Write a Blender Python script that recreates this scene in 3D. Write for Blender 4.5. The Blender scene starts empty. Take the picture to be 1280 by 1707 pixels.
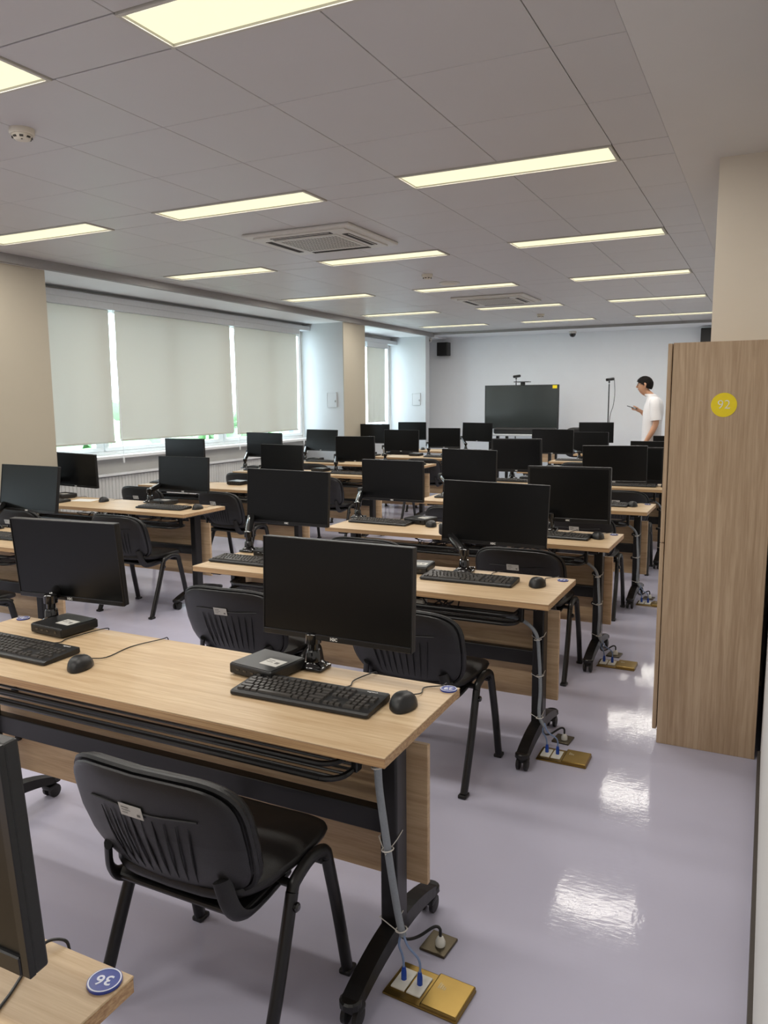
import bpy, bmesh, math, random
from mathutils import Vector, Matrix, Euler
random.seed(7)
PI = math.pi
sc = bpy.context.scene
C = sc.collection

# ------------------------------------------------------------------ camera, world, exposure
F_PX, PITCH, YAW, ROLL, CAMZ = 1298.03, math.radians(8.242), math.radians(26.261), math.radians(-0.47), 1.603
cam_data = bpy.data.cameras.new('camera')
cam = bpy.data.objects.new('camera', cam_data); C.objects.link(cam)
cam_data.sensor_fit = 'HORIZONTAL'; cam_data.sensor_width = 36.0
cam_data.lens = F_PX * 36.0 / 1280.0
cam_data.clip_start = 0.01; cam_data.clip_end = 400
_f = Vector((-math.sin(YAW) * math.cos(PITCH), math.cos(YAW) * math.cos(PITCH), -math.sin(PITCH)))
_r = Vector((math.cos(YAW), math.sin(YAW), 0)); _u = _r.cross(_f)
_r2 = math.cos(ROLL) * _r + math.sin(ROLL) * _u; _u2 = -math.sin(ROLL) * _r + math.cos(ROLL) * _u
_m = Matrix((_r2, _u2, -_f)).transposed().to_4x4(); _m.translation = Vector((0, 0, CAMZ))
cam.matrix_world = _m
sc.camera = cam

world = bpy.data.worlds.new('sky'); sc.world = world; world.use_nodes = True
_bg = world.node_tree.nodes['Background']
_bg.inputs[0].default_value = (0.80, 0.905, 1.0, 1); _bg.inputs[1].default_value = 8.0

sc.view_settings.view_transform = 'Standard'; sc.view_settings.look = 'None'
sc.view_settings.gamma = 1.0; sc.view_settings.use_curve_mapping = False
sc.view_settings.exposure = 0.0

LAMP_W = 16.5            # watts of each ceiling panel
PANEL_GLOW = 1.0        # what the diffuser itself shows

# ------------------------------------------------------------------ materials
def lin(c):
    return tuple(((x / 255.0) / 12.92 if x <= 10 else (((x / 255.0) + 0.055) / 1.055) ** 2.4) for x in c)
MATS = {}
def new_mat(name):
    m = bpy.data.materials.new(name); m.use_nodes = True
    MATS[name] = m
    return m, m.node_tree, m.node_tree.nodes['Principled BSDF']
def plain(name, rgb, rough=0.5, metal=0.0, var=0.06, scale=40.0, bump=0.0, spec=0.5, coat=0.0):
    m, nt, b = new_mat(name)
    n = nt.nodes.new('ShaderNodeTexNoise'); n.inputs['Scale'].default_value = scale; n.inputs['Detail'].default_value = 3
    tc = nt.nodes.new('ShaderNodeTexCoord'); nt.links.new(tc.outputs['Object'], n.inputs['Vector'])
    mix = nt.nodes.new('ShaderNodeMix'); mix.data_type = 'RGBA'
    c = lin(rgb)
    mix.inputs[6].default_value = tuple(x * (1 - var) for x in c) + (1,)
    mix.inputs[7].default_value = tuple(min(1, x * (1 + var)) for x in c) + (1,)
    nt.links.new(n.outputs['Fac'], mix.inputs[0]); nt.links.new(mix.outputs[2], b.inputs['Base Color'])
    b.inputs['Roughness'].default_value = rough; b.inputs['Metallic'].default_value = metal
    b.inputs['Specular IOR Level'].default_value = spec
    b.inputs['Coat Weight'].default_value = coat
    if bump:
        bp = nt.nodes.new('ShaderNodeBump'); bp.inputs['Strength'].default_value = bump; bp.inputs['Distance'].default_value = 0.002
        nt.links.new(n.outputs['Fac'], bp.inputs['Height']); nt.links.new(bp.outputs[0], b.inputs['Normal'])
    return m
def wood(name, c1, c2, scale=(1.2, 26, 26), rough=0.45, rings=0.5):
    m, nt, b = new_mat(name)
    tc = nt.nodes.new('ShaderNodeTexCoord'); mp = nt.nodes.new('ShaderNodeMapping'); mp.inputs['Scale'].default_value = scale
    nt.links.new(tc.outputs['Object'], mp.inputs['Vector'])
    n1 = nt.nodes.new('ShaderNodeTexNoise'); n1.inputs['Scale'].default_value = 2.2; n1.inputs['Detail'].default_value = 6; n1.inputs['Distortion'].default_value = rings
    n2 = nt.nodes.new('ShaderNodeTexNoise'); n2.inputs['Scale'].default_value = 11; n2.inputs['Detail'].default_value = 3
    for n in (n1, n2): nt.links.new(mp.outputs[0], n.inputs['Vector'])
    add = nt.nodes.new('ShaderNodeMath'); add.operation = 'MULTIPLY_ADD'; add.inputs[1].default_value = 0.45
    nt.links.new(n2.outputs['Fac'], add.inputs[0]); nt.links.new(n1.outputs['Fac'], add.inputs[2])
    r = nt.nodes.new('ShaderNodeValToRGB')
    r.color_ramp.elements[0].position = 0.48; r.color_ramp.elements[0].color = lin(c1) + (1,)
    r.color_ramp.elements[1].position = 0.92; r.color_ramp.elements[1].color = lin(c2) + (1,)
    nt.links.new(add.outputs[0], r.inputs[0]); nt.links.new(r.outputs[0], b.inputs['Base Color'])
    b.inputs['Roughness'].default_value = rough
    return m
def emit(name, rgb, strength):
    m, nt, b = new_mat(name)
    b.inputs['Base Color'].default_value = (.2, .2, .2, 1)
    b.inputs['Emission Color'].default_value = rgb + (1,); b.inputs['Emission Strength'].default_value = strength
    n = nt.nodes.new('ShaderNodeTexNoise'); n.inputs['Scale'].default_value = 300
    bp = nt.nodes.new('ShaderNodeBump'); bp.inputs['Strength'].default_value = 0.02
    nt.links.new(n.outputs['Fac'], bp.inputs['Height']); nt.links.new(bp.outputs[0], b.inputs['Normal'])
    return m

wood('oak_top', (211, 187, 152), (186, 157, 121), (1.3, 30, 30), 0.42)
wood('oak_edge', (206, 172, 128), (158, 120, 84), (0.8, 40, 130), 0.5, 0.2)
wood('oak_panel', (212, 184, 148), (182, 151, 117), (1.3, 22, 22), 0.5)
wood('cabinet_wood', (192, 168, 140), (162, 136, 108), (24, 24, 0.9), 0.5, 0.9)
plain('black_metal', (19, 18, 18), 0.35, 0.0, 0.1, 60)
plain('black_gloss', (14, 13, 13), 0.12, 0.0, 0.1, 40, coat=0.6)
plain('black_plastic', (24, 24, 25), 0.42, 0.0, 0.12, 150, 0.15)
plain('key_plastic', (62, 59, 56), 0.4, 0.0, 0.1, 200)
plain('chair_pad', (22, 21, 21), 0.42, 0.0, 0.15, 400, 0.25)
plain('chair_shell', (30, 30, 31), 0.36, 0.0, 0.1, 500, 0.3)
plain('caster_rubber', (26, 25, 25), 0.5)
plain('bezel', (18, 18, 19), 0.35)
plain('screen_black', (9, 10, 11), 0.28, 0.0, 0.05, 10, spec=0.3)
plain('screen_grey', (26, 29, 32), 0.3, 0.0, 0.05, 10)
plain('white_print', (225, 225, 222), 0.5)
plain('sticker_white', (198, 196, 190), 0.5, var=0.08, scale=80)
plain('sticker_ink', (110, 108, 104), 0.6)
plain('badge_blue', (38, 62, 150), 0.25, coat=0.5)
plain('badge_white', (214, 218, 232), 0.3)
plain('yellow_disc', (236, 212, 20), 0.35)
plain('sleeve_grey', (140, 146, 152), 0.55, var=0.15, scale=160, bump=0.4)
plain('blue_cable', (120, 140, 176), 0.45)
plain('blue_boot', (24, 70, 168), 0.4)
plain('zip_tie', (214, 210, 202), 0.4)
plain('brass', (146, 121, 68), 0.3, 1.0, 0.12, 25, 0.1)
plain('bronze', (96, 88, 74), 0.35, 1.0, 0.15, 30)
plain('socket_white', (226, 224, 214), 0.4)
plain('wall_white', (214, 214, 212), 0.75, var=0.02, scale=6)
plain('wall_cool', (240, 243, 246), 0.7, var=0.02, scale=6)
plain('wall_beige', (220, 211, 197), 0.75, var=0.02, scale=6)
plain('pier_daylit', (196, 199, 202), 0.7, var=0.02, scale=6)
plain('pier_lamplit', (178, 170, 154), 0.75, var=0.02, scale=6)
plain('ceiling_tile', (198, 195, 195), 0.42, 0.0, 0.025, 3)
plain('ceiling_gap', (70, 66, 64), 0.8)
plain('gypsum', (208, 205, 203), 0.8, var=0.02, scale=5)
plain('soffit_white', (240, 242, 244), 0.75, var=0.02, scale=5)
plain('fascia_shaded', (150, 148, 146), 0.7)  # grey base colour stands in for the weak light on this face
plain('alu_frame', (196, 192, 182), 0.45)
plain('pvc_white', (232, 234, 236), 0.35)
plain('pelmet', (196, 199, 202), 0.6)
plain('ac_white', (206, 203, 196), 0.4)
plain('ac_shade', (40, 38, 35), 0.7)
plain('detector', (214, 206, 190), 0.5)
plain('detector_dark', (60, 56, 50), 0.6)
plain('radiator', (214, 214, 212), 0.5)
plain('skirting', (70, 64, 60), 0.5)
plain('silver', (170, 172, 176), 0.3, 0.9)
plain('paper', (232, 232, 228), 0.7)
plain('skin', (196, 148, 118), 0.5, var=0.08, scale=30)
plain('hair', (20, 16, 15), 0.8, var=0.3, scale=120, bump=0.3, spec=0.2)
plain('shirt', (232, 230, 232), 0.8, var=0.03, scale=60, bump=0.3)
plain('trousers', (40, 42, 52), 0.8)
plain('shoe', (30, 28, 27), 0.4)
plain('lip', (160, 98, 84), 0.5)
plain('eye_dark', (20, 16, 14), 0.3)
plain('tv_screen', (50, 54, 53), 0.14, 0.0, 0.05, 4, spec=0.6)  # base colour lifted to stand in for the window reflection
plain('concrete_far', (206, 210, 214), 0.8)
plain('far_glass', (110, 140, 170), 0.25)
plain('tree_leaf', (150, 186, 140), 0.8, var=0.35, scale=3)
plain('tree_bark', (88, 74, 60), 0.8)
plain('ground_out', (196, 200, 190), 0.9)
emit('lamp_panel', (1.0, 0.955, 0.64), PANEL_GLOW)

# glossy epoxy floor
m, nt, b = new_mat('floor_epoxy')
tc = nt.nodes.new('ShaderNodeTexCoord')
n1 = nt.nodes.new('ShaderNodeTexNoise'); n1.inputs['Scale'].default_value = 0.9; n1.inputs['Detail'].default_value = 4
n2 = nt.nodes.new('ShaderNodeTexNoise'); n2.inputs['Scale'].default_value = 14; n2.inputs['Detail'].default_value = 3
mp = nt.nodes.new('ShaderNodeMapping'); mp.inputs['Scale'].default_value = (1.0, 0.35, 1)
nt.links.new(tc.outputs['Object'], n1.inputs['Vector']); nt.links.new(tc.outputs['Object'], mp.inputs['Vector']); nt.links.new(mp.outputs[0], n2.inputs['Vector'])
r = nt.nodes.new('ShaderNodeValToRGB')
r.color_ramp.elements[0].position = 0.3; r.color_ramp.elements[0].color = lin((184, 182, 201)) + (1,)
r.color_ramp.elements[1].position = 0.75; r.color_ramp.elements[1].color = lin((194, 192, 211)) + (1,)
nt.links.new(n1.outputs['Fac'], r.inputs[0]); nt.links.new(r.outputs[0], b.inputs['Base Color'])
bp = nt.nodes.new('ShaderNodeBump'); bp.inputs['Strength'].default_value = 0.10; bp.inputs['Distance'].default_value = 0.01
n3 = nt.nodes.new('ShaderNodeTexNoise'); n3.inputs['Scale'].default_value = 45; n3.inputs['Detail'].default_value = 4
mp3 = nt.nodes.new('ShaderNodeMapping'); mp3.inputs['Scale'].default_value = (0.5, 1.6, 1); mp3.inputs['Rotation'].default_value = (0, 0, 0.12)
nt.links.new(tc.outputs['Object'], mp3.inputs['Vector']); nt.links.new(mp3.outputs[0], n3.inputs['Vector'])
ad = nt.nodes.new('ShaderNodeMath'); ad.operation = 'MULTIPLY_ADD'; ad.inputs[1].default_value = 0.22
nt.links.new(n3.outputs['Fac'], ad.inputs[0]); nt.links.new(n2.outputs['Fac'], ad.inputs[2])
nt.links.new(ad.outputs[0], bp.inputs['Height']); nt.links.new(bp.outputs[0], b.inputs['Normal'])
b.inputs['Roughness'].default_value = 0.08; b.inputs['Specular IOR Level'].default_value = 0.25

# roller blind cloth: lets a little daylight through
m, nt, b = new_mat('blind_cloth')
b.inputs['Base Color'].default_value = lin((205, 205, 196)) + (1,); b.inputs['Roughness'].default_value = 0.85
tr = nt.nodes.new('ShaderNodeBsdfTranslucent'); tr.inputs[0].default_value = (0.62, 0.63, 0.58, 1)
wv = nt.nodes.new('ShaderNodeTexNoise'); wv.inputs['Scale'].default_value = 250
bp = nt.nodes.new('ShaderNodeBump'); bp.inputs['Strength'].default_value = 0.1; bp.inputs['Distance'].default_value = 0.001
nt.links.new(wv.outputs['Fac'], bp.inputs['Height']); nt.links.new(bp.outputs[0], b.inputs['Normal'])
ms = nt.nodes.new('ShaderNodeMixShader'); ms.inputs[0].default_value = 0.06
nt.links.new(b.outputs[0], ms.inputs[1]); nt.links.new(tr.outputs[0], ms.inputs[2])
nt.links.new(ms.outputs[0], nt.nodes['Material Output'].inputs[0])
# window glass: thin pane
m, nt, b = new_mat('window_glass')
tp = nt.nodes.new('ShaderNodeBsdfTransparent'); tp.inputs[0].default_value = (0.93, 0.97, 0.97, 1)
gl = nt.nodes.new('ShaderNodeBsdfGlossy'); gl.inputs['Roughness'].default_value = 0.03
ms = nt.nodes.new('ShaderNodeMixShader'); ms.inputs[0].default_value = 0.05
nt.links.new(tp.outputs[0], ms.inputs[1]); nt.links.new(gl.outputs[0], ms.inputs[2])
nt.links.new(ms.outputs[0], nt.nodes['Material Output'].inputs[0])

# ------------------------------------------------------------------ geometry helpers
_beveled = {}
def bevel_box(sx, sy, sz, bev, seg=2):
    k = (round(sx, 4), round(sy, 4), round(sz, 4), round(bev, 4), seg)
    if k not in _beveled:
        bm = bmesh.new(); bmesh.ops.create_cube(bm, size=1.0)
        for v in bm.verts: v.co = Vector((v.co.x * sx, v.co.y * sy, v.co.z * sz))
        if bev > 0:
            bmesh.ops.bevel(bm, geom=list(bm.edges), offset=min(bev, 0.49 * min(sx, sy, sz)), segments=seg, affect='EDGES', profile=0.5)
        bm.verts.index_update()
        _beveled[k] = ([v.co.copy() for v in bm.verts], [[v.index for v in f.verts] for f in bm.faces]); bm.free()
    return _beveled[k]
class G:
    def __init__(s): s.v = []; s.f = []
    def add(s, vs, fs, M=None):
        o = len(s.v)
        for p in vs: s.v.append((M @ Vector(p)) if M is not None else Vector(p))
        for f in fs: s.f.append([i + o for i in f])
        return s
    def box(s, c, d, bev=0.0, rot=None, seg=2):
        vs, fs = bevel_box(d[0], d[1], d[2], bev, seg)
        M = Matrix.Translation(Vector(c))
        if rot: M = M @ Euler(rot).to_matrix().to_4x4()
        return s.add(vs, fs, M)
    def span(s, a, b, bev=0.0, seg=2):
        return s.box([(a[i] + b[i]) / 2 for i in range(3)], [abs(b[i] - a[i]) for i in range(3)], bev, None, seg)
    def tube(s, pts, r, seg=8, cap=True, flat=None, up=(0, 0, 1)):
        """sweep along pts; r number or list; flat=(a,b) ellipse radii with b along up-ish"""
        pts = [Vector(p) for p in pts]; n = len(pts); rings = []
        N = None
        for i, p in enumerate(pts):
            t = (pts[min(i + 1, n - 1)] - pts[max(i - 1, 0)])
            if t.length < 1e-9: t = Vector((0, 0, 1))
            t.normalize()
            if N is None:
                N = Vector(up) - t * t.dot(Vector(up))
                if N.length < 1e-3: N = Vector((1, 0, 0)) - t * t.dot(Vector((1, 0, 0)))
            else:
                N = N - t * t.dot(N)
                if N.length < 1e-4: N = t.orthogonal()
            N.normalize(); B = t.cross(N)
            rr = r[i] if isinstance(r, (list, tuple)) else r
            a, b_ = (flat if flat else (rr, rr))
            rings.append([p + B * (a * math.cos(2 * PI * k / seg)) + N * (b_ * math.sin(2 * PI * k / seg)) for k in range(seg)])
        vs = [q for ring in rings for q in ring]; fs = []
        for i in range(n - 1):
            for k in range(seg):
                k2 = (k + 1) % seg
                fs.append([i * seg + k, i * seg + k2, (i + 1) * seg + k2, (i + 1) * seg + k])
        if cap:
            fs.append(list(range(seg))[::-1]); fs.append([(n - 1) * seg + k for k in range(seg)])
        return s.add(vs, fs)
    def lathe(s, prof, c=(0, 0, 0), seg=20, M=None):
        """profile list of (r,z)"""
        vs = []; fs = []
        for (r_, z) in prof:
            for k in range(seg):
                a = 2 * PI * k / seg
                vs.append(Vector((r_ * math.cos(a), r_ * math.sin(a), z)))
        for i in range(len(prof) - 1):
            for k in range(seg):
                k2 = (k + 1) % seg
                fs.append([i * seg + k, i * seg + k2, (i + 1) * seg + k2, (i + 1) * seg + k])
        fs.append(list(range(seg))[::-1]); fs.append([(len(prof) - 1) * seg + k for k in range(seg)])
        T = Matrix.Translation(Vector(c))
        return s.add(vs, fs, T @ M if M is not None else T)
    def prism(s, poly, z0, z1, M=None):
        n = len(poly)
        vs = [Vector((p[0], p[1], z0)) for p in poly] + [Vector((p[0], p[1], z1)) for p in poly]
        fs = [list(range(n))[::-1], list(range(n, 2 * n))] + [[i, (i + 1) % n, n + (i + 1) % n, n + i] for i in range(n)]
        return s.add(vs, fs, M)
    def grid(s, fn, nu, nv):
        vs = [Vector(fn(i / nu, j / nv)) for j in range(nv + 1) for i in range(nu + 1)]
        fs = [[j * (nu + 1) + i, j * (nu + 1) + i + 1, (j + 1) * (nu + 1) + i + 1, (j + 1) * (nu + 1) + i] for j in range(nv) for i in range(nu)]
        return s.add(vs, fs)
    def mesh(s, name, mat, smooth=False):
        me = bpy.data.meshes.new(name); me.from_pydata([tuple(v) for v in s.v], [], s.f)
        me.materials.append(MATS[mat]); me.update()
        if smooth:
            me.polygons.foreach_set('use_smooth', [True] * len(me.polygons))
            try: me.set_sharp_from_angle(angle=math.radians(42))
            except Exception: pass
        return me
    def build(s, name, mat, parent=None, smooth=False):
        return put(name, s.mesh(name, mat, smooth), parent)
def put(name, me, parent=None, M=None):
    o = bpy.data.objects.new(name, me); C.objects.link(o)
    if parent is not None: o.parent = parent
    if M is not None: o.matrix_local = M
    return o
def tag(o, label=None, cat=None, group=None, kind=None):
    if label: o['label'] = label
    if cat: o['category'] = cat
    if group: o['group'] = group
    if kind: o['kind'] = kind
    return o
def empty(name, loc=(0, 0, 0), rz=0.0):
    o = bpy.data.objects.new(name, None); C.objects.link(o); o.empty_display_size = 0.1
    o.location = loc; o.rotation_euler = (0, 0, rz)
    return o
def struct(o): o['kind'] = 'structure'; return o
def copy_tree(o, parent=None):
    c = o.copy(); C.objects.link(c); c.parent = parent
    for ch in list(o.children): copy_tree(ch, c)
    return c
def text_mesh(s, size, mat, extrude=0.0004, bold=0.0):
    cu = bpy.data.curves.new('lettering', 'FONT'); cu.body = s; cu.size = size; cu.align_x = 'CENTER'; cu.align_y = 'CENTER'
    cu.extrude = extrude; cu.offset = bold; cu.resolution_u = 3
    ob = bpy.data.objects.new('lettering', cu); C.objects.link(ob)
    dg = bpy.context.evaluated_depsgraph_get()
    me = bpy.data.meshes.new_from_object(ob.evaluated_get(dg))
    bpy.data.objects.remove(ob); bpy.data.curves.remove(cu)
    me.materials.clear(); me.materials.append(MATS[mat])
    return me
def bez(p0, p1, p2, p3, n=12):
    p0, p1, p2, p3 = map(Vector, (p0, p1, p2, p3)); out = []
    for i in range(n + 1):
        t = i / n
        out.append(p0 * (1 - t) ** 3 + p1 * 3 * t * (1 - t) ** 2 + p2 * 3 * t * t * (1 - t) + p3 * t ** 3)
    return out
def smooth_path(pts, n=6):
    """Catmull-Rom through points"""
    P = [Vector(p) for p in pts]; P = [P[0] * 2 - P[1]] + P + [P[-1] * 2 - P[-2]]; out = []
    for i in range(1, len(P) - 2):
        for k in range(n):
            t = k / n; a, b_, c, d = P[i - 1], P[i], P[i + 1], P[i + 2]
            out.append(0.5 * ((2 * b_) + (c - a) * t + (2 * a - 5 * b_ + 4 * c - d) * t * t + (3 * b_ - a - 3 * c + d) * t ** 3))
    out.append(P[-2]); return out

# ------------------------------------------------------------------ the room shell
H = 2.850; XW = -6.677; XF = -5.864; XC = -5.938; XR = 0.045; Y0 = -6.2; Y1 = 14.92; ZS = 2.777
TILE_X1 = -0.515; TILE_Y1 = 14.077; ZFS = 2.806
floor = struct(G().span((-7.0, Y0, -0.1), (0.3, Y1 + 0.2, 0)).build('floor', 'floor_epoxy'))
ceil = struct(G().span((XF, Y0, H + 0.012), (TILE_X1 + 0.0, TILE_Y1, H + 0.06)).build('ceiling', 'ceiling_gap'))
# gypsum margins of the ceiling
g = G().span((TILE_X1, Y0, H - 0.004), (0.3, Y1, H + 0.06)); g.build('gypsum_margin', 'gypsum', ceil)
g = G().span((XF - 0.06, Y0, ZS), (XF, TILE_Y1 + 0.05, H + 0.05)); g.build('fascia', 'fascia_shaded', ceil)
g = G().span((-6.95, Y0, ZS), (XF - 0.06, Y1, ZS + 0.05)); g.build('window_soffit', 'soffit_white', ceil)
g = G().span((XF - 0.06, TILE_Y1 + 0.02, ZFS), (TILE_X1, Y1, ZFS + 0.05)); g.build('front_soffit', 'soffit_white', ceil)
g = G().span((XF, TILE_Y1, ZFS), (TILE_X1, TILE_Y1 + 0.03, H + 0.05)); g.build('front_fascia', 'fascia_shaded', ceil)
# lamp strips and tile fields
COLX = [(-5.570, -4.407), (-3.770, -2.607), (-1.969, -0.806)]
FARY = [-4.028, -1.906, 0.216, 2.338, 4.460, 6.583, 8.712, 10.835, 13.016]; LW = 0.2488
MX = [-0.783 - 0.6002 * k for k in range(0, 9)]          # seam lines
xs = [TILE_X1] + [x for x in MX if x > XF + 0.1] + [XF]
gap = 0.004
tile_cache = {}
def tile(x0, x1, y0, y1):
    sx, sy = abs(x1 - x0) - gap, abs(y1 - y0) - gap
    k = (round(sx, 3), round(sy, 3))
    if k not in tile_cache:
        tile_cache[k] = G().box((0, 0, 0), (sx, sy, 0.012), 0.0015, seg=1).mesh('ceiling_tile', 'ceiling_tile')
    put('ceiling_tile', tile_cache[k], ceil, Matrix.Translation(((x0 + x1) / 2, (y0 + y1) / 2, H + 0.006)))
prev = Y0
for yf in FARY + [None]:
    y_end = (yf - LW - 0.02) if yf is not None else TILE_Y1
    if y_end - prev > 0.2:
        n = max(1, round((y_end - prev) / (0.62 if y_end > 0.5 else 2.0)))
        for j in range(n):
            a = prev + (y_end - prev) * j / n; bq = prev + (y_end - prev) * (j + 1) / n
            for i in range(len(xs) - 1): tile(xs[i + 1], xs[i], a, bq)
    if yf is None: break
    # filler tiles inside the lamp strip
    edges = [XF] + [x for c in COLX for x in (c[0] - 0.02, c[1] + 0.02)] + [TILE_X1]
    for i in range(0, len(edges), 2):
        if edges[i + 1] - edges[i] > 0.05: tile(edges[i], edges[i + 1], yf - LW - 0.016, yf + 0.016)
    prev = yf + 0.02

ORD = ['first', 'second', 'third', 'fourth', 'fifth', 'sixth', 'seventh', 'eighth', 'ninth']
panel_frame = None
LIGHT_COLS = ['window-side', 'middle', 'cabinet-side']
for j, yf in enumerate(FARY):
    for i, (xa, xb) in enumerate(COLX):
        if yf < 1 : lab = '%s ceiling light panel behind the camera in the %s line' % (ORD[2 - j], LIGHT_COLS[i])
        else: lab = '%s long glowing ceiling panel from camera in the %s line of lights' % (ORD[j - 3], LIGHT_COLS[i])
        t = empty('ceiling_light', ((xa + xb) / 2, yf - LW / 2, H))
        tag(t, lab, 'ceiling light', 'recessed ceiling light panels')
        if panel_frame is None:
            w, d = xb - xa, LW
            gg = G()
            for sx in (-1, 1): gg.box((sx * (w / 2 + 0.008), 0, 0.0), (0.016, d + 0.03, 0.014), 0.002)
            for sy in (-1, 1): gg.box((0, sy * (d / 2 + 0.008), 0.0), (w, 0.016, 0.014), 0.002)
            panel_frame = gg.mesh('frame', 'alu_frame')
            panel_diff = G().box((0, 0, 0.008), (w, d, 0.006)).mesh('diffuser', 'lamp_panel')
        put('frame', panel_frame, t); put('diffuser', panel_diff, t)
        ld = bpy.data.lights.new('panel_lamp', 'AREA'); ld.shape = 'RECTANGLE'; ld.size = xb - xa - 0.02; ld.size_y = LW - 0.02
        ld.energy = LAMP_W; ld.color = (1.0, 0.955, 0.88)
        lo = bpy.data.objects.new('panel_lamp', ld); C.objects.link(lo); lo.parent = t; lo.location = (0, 0, -0.003)

# ------------------------------------------------------------------ walls
struct(G().span((-7.0, Y1, 0), (0.3, Y1 + 0.15, H + 0.06)).build('wall_far', 'wall_cool'))
struct(G().span((-7.0, Y0 - 0.15, 0), (0.3, Y0, H + 0.06)).build('wall_back', 'wall_white'))
struct(G().span((XR, Y0, 0), (XR + 0.15, Y1, H + 0.06)).build('wall_right', 'wall_white'))
struct(G().span((XR - 0.012, Y0, 0), (XR, 3.60, 0.07)).build('baseboard_right', 'skirting'))
struct(G().span((-0.312, 4.66, 0), (XR, 5.35, H)).build('wall_pillar', 'wall_beige'))
ZSILL = 1.004; ZHEAD = 2.705
bays = [(0.0, 4.455), (5.162, 10.675), (11.391, 13.875)]
wl = G()
wl.span((XW - 0.2, Y0, 0), (XW, Y1, ZSILL))                 # below the sills
wl.span((XW - 0.2, Y0, ZHEAD), (XW, Y1, H))                 # above the heads
yy = Y0
for (a, b_) in bays:
    wl.span((XW - 0.2, yy, ZSILL), (XW, a, ZHEAD)); yy = b_
wl.span((XW - 0.2, yy, ZSILL), (XW, Y1, ZHEAD))
wall_left = struct(wl.build('wall_left', 'wall_white'))
for (a, b_) in [(-0.7, 0.0), (4.455, 5.162), (10.675, 11.391), (13.875, 14.06)]:
    # the pier: side colour holds the window daylight, face colour the warm lamplight
    g = G().span((XW, a, 0), (XC - 0.012, b_, ZS)); g.build('pier', 'pier_daylit', wall_left)
    g = G().span((XC - 0.012, a, 0), (XC, b_, ZS)); g.build('pier_face', 'pier_lamplit' if a < 13 else 'pier_daylit', wall_left)
# windows
wn = 0
for bi, (a, b_) in enumerate(bays):
    wn += 1
    w = empty('window_%d' % wn, (XW - 0.06, (a + b_) / 2, ZSILL)); struct(w)
    oy = (a + b_) / 2
    def L(x, y, z): return (x, y - oy, z - ZSILL)
    g = G()
    g.span(L(-0.035, a, ZSILL), L(0.035, b_, ZSILL + 0.04), 0.004); g.span(L(-0.035, a, ZHEAD - 0.06), L(0.035, b_, ZHEAD), 0.004)
    cuts = {0: [a, a + 1.5, a + 3.0, b_], 1: [a, 6.45, 8.60, b_], 2: [a, 12.6, b_]}[bi]
    for y in cuts:
        yy2 = min(max(y, a + 0.035), b_ - 0.035); g.span(L(-0.033, yy2 - 0.035, ZSILL + 0.041), L(0.033, yy2 + 0.035, ZHEAD - 0.061), 0.004)
    g.build('window_frame', 'pvc_white', w)
    for k in range(len(cuts) - 1):
        lo_, hi = cuts[k] + 0.04, cuts[k + 1] - 0.04
        nc = 2 if hi - lo_ > 1.6 else 1
        for q in range(nc):
            s0 = lo_ + (hi - lo_) * q / nc; s1 = lo_ + (hi - lo_) * (q + 1) / nc
            g = G()
            for (p, r_) in (((s0, ZSILL + .042), (s1, ZSILL + .085)), ((s0, ZHEAD - .12), (s1, ZHEAD - .062)), ((s0, ZSILL + .086), (s0 + .055, ZHEAD - .121)), ((s1 - .055, ZSILL + .086), (s1, ZHEAD - .121))):
                g.span(L(-0.025, p[0] + .002, p[1]), L(0.045, r_[0] - .002, r_[1]), 0.004)
            cs = g.build('casement', 'pvc_white', w)
            G().span(L(0.0, s0 + .050, ZSILL + .083), L(0.006, s1 - .050, ZHEAD - .118)).build('pane', 'window_glass', cs)
    struct(w)
    s = G().span(L(0.06, a, ZSILL - 0.035), L(0.22, b_, ZSILL), 0.006); s.build('window_sill', 'pvc_white', w)
# roller blinds (cloth with soft folds, headrail, bottom bar, pull chain)
def blind(y0, y1, zb, label, x=XW + 0.10, zt=2.593):
    t = empty('roller_blind', (x, (y0 + y1) / 2, zb)); w = y1 - y0; h = zt - zb
    tag(t, label, 'blind', 'roller blinds on the windows')
    ph = random.random() * 9
    def fn(u, v):
        yv = -w / 2 + w * u
        amp = 0.012 * (1 - v) ** 1.2
        return (amp * math.sin(u * 9 + ph + v * 2.0) + amp * 0.6 * math.sin(u * 23 + ph * 2 - v * 3), yv, h * v)
    G().grid(fn, 40, 14).build('cloth', 'blind_cloth', t, True)
    G().box((0, 0, -0.008), (0.016, w, 0.022), 0.006).build('bottom_bar', 'blind_cloth', t)
    G().box((0.0, 0, h + 0.05), (0.085, w + 0.10, 0.10), 0.012).build('headrail', 'pelmet', t)
    ch = G().tube([(0.035, w / 2 + 0.035, h + 0.02), (0.06, w / 2 + 0.03, h * 0.5), (0.085, w / 2 + 0.028, -0.19)], 0.004, 6)
    ch.build('pull_chain', 'pvc_white', t)
    G().box((0.085, w / 2 + 0.028, -0.215), (0.014, 0.022, 0.06), 0.005).build('chain_weight', 'pvc_white', t)
    return t
blind(0.10, 1.45, 1.17, 'roller blind at the left, out of the frame beside the camera')
blind(1.56, 2.95, 1.17, 'second roller blind at the left, out of the frame beside the camera')
blind(3.06, 4.40, 1.17, 'roller blind just left of the near beige pier, out of the frame')
blind(5.24, 6.533, 1.162, 'narrow leftmost roller blind beside the near beige pier')
blind(6.62, 8.690, 1.176, 'widest roller blind in the middle of the three lowered blinds')
blind(8.785, 10.335, 1.157, 'roller blind right of the widest one, next to the white pier side')
blind(12.68, 13.43, 1.198, 'narrow roller blind in the far window bay near the front wall', zt=2.54)
struct(G().span((XW - 0.01, 5.162, 2.667), (XW + 0.15, 10.675, 2.735), 0.006).build('trim_1', 'pelmet'))
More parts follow.
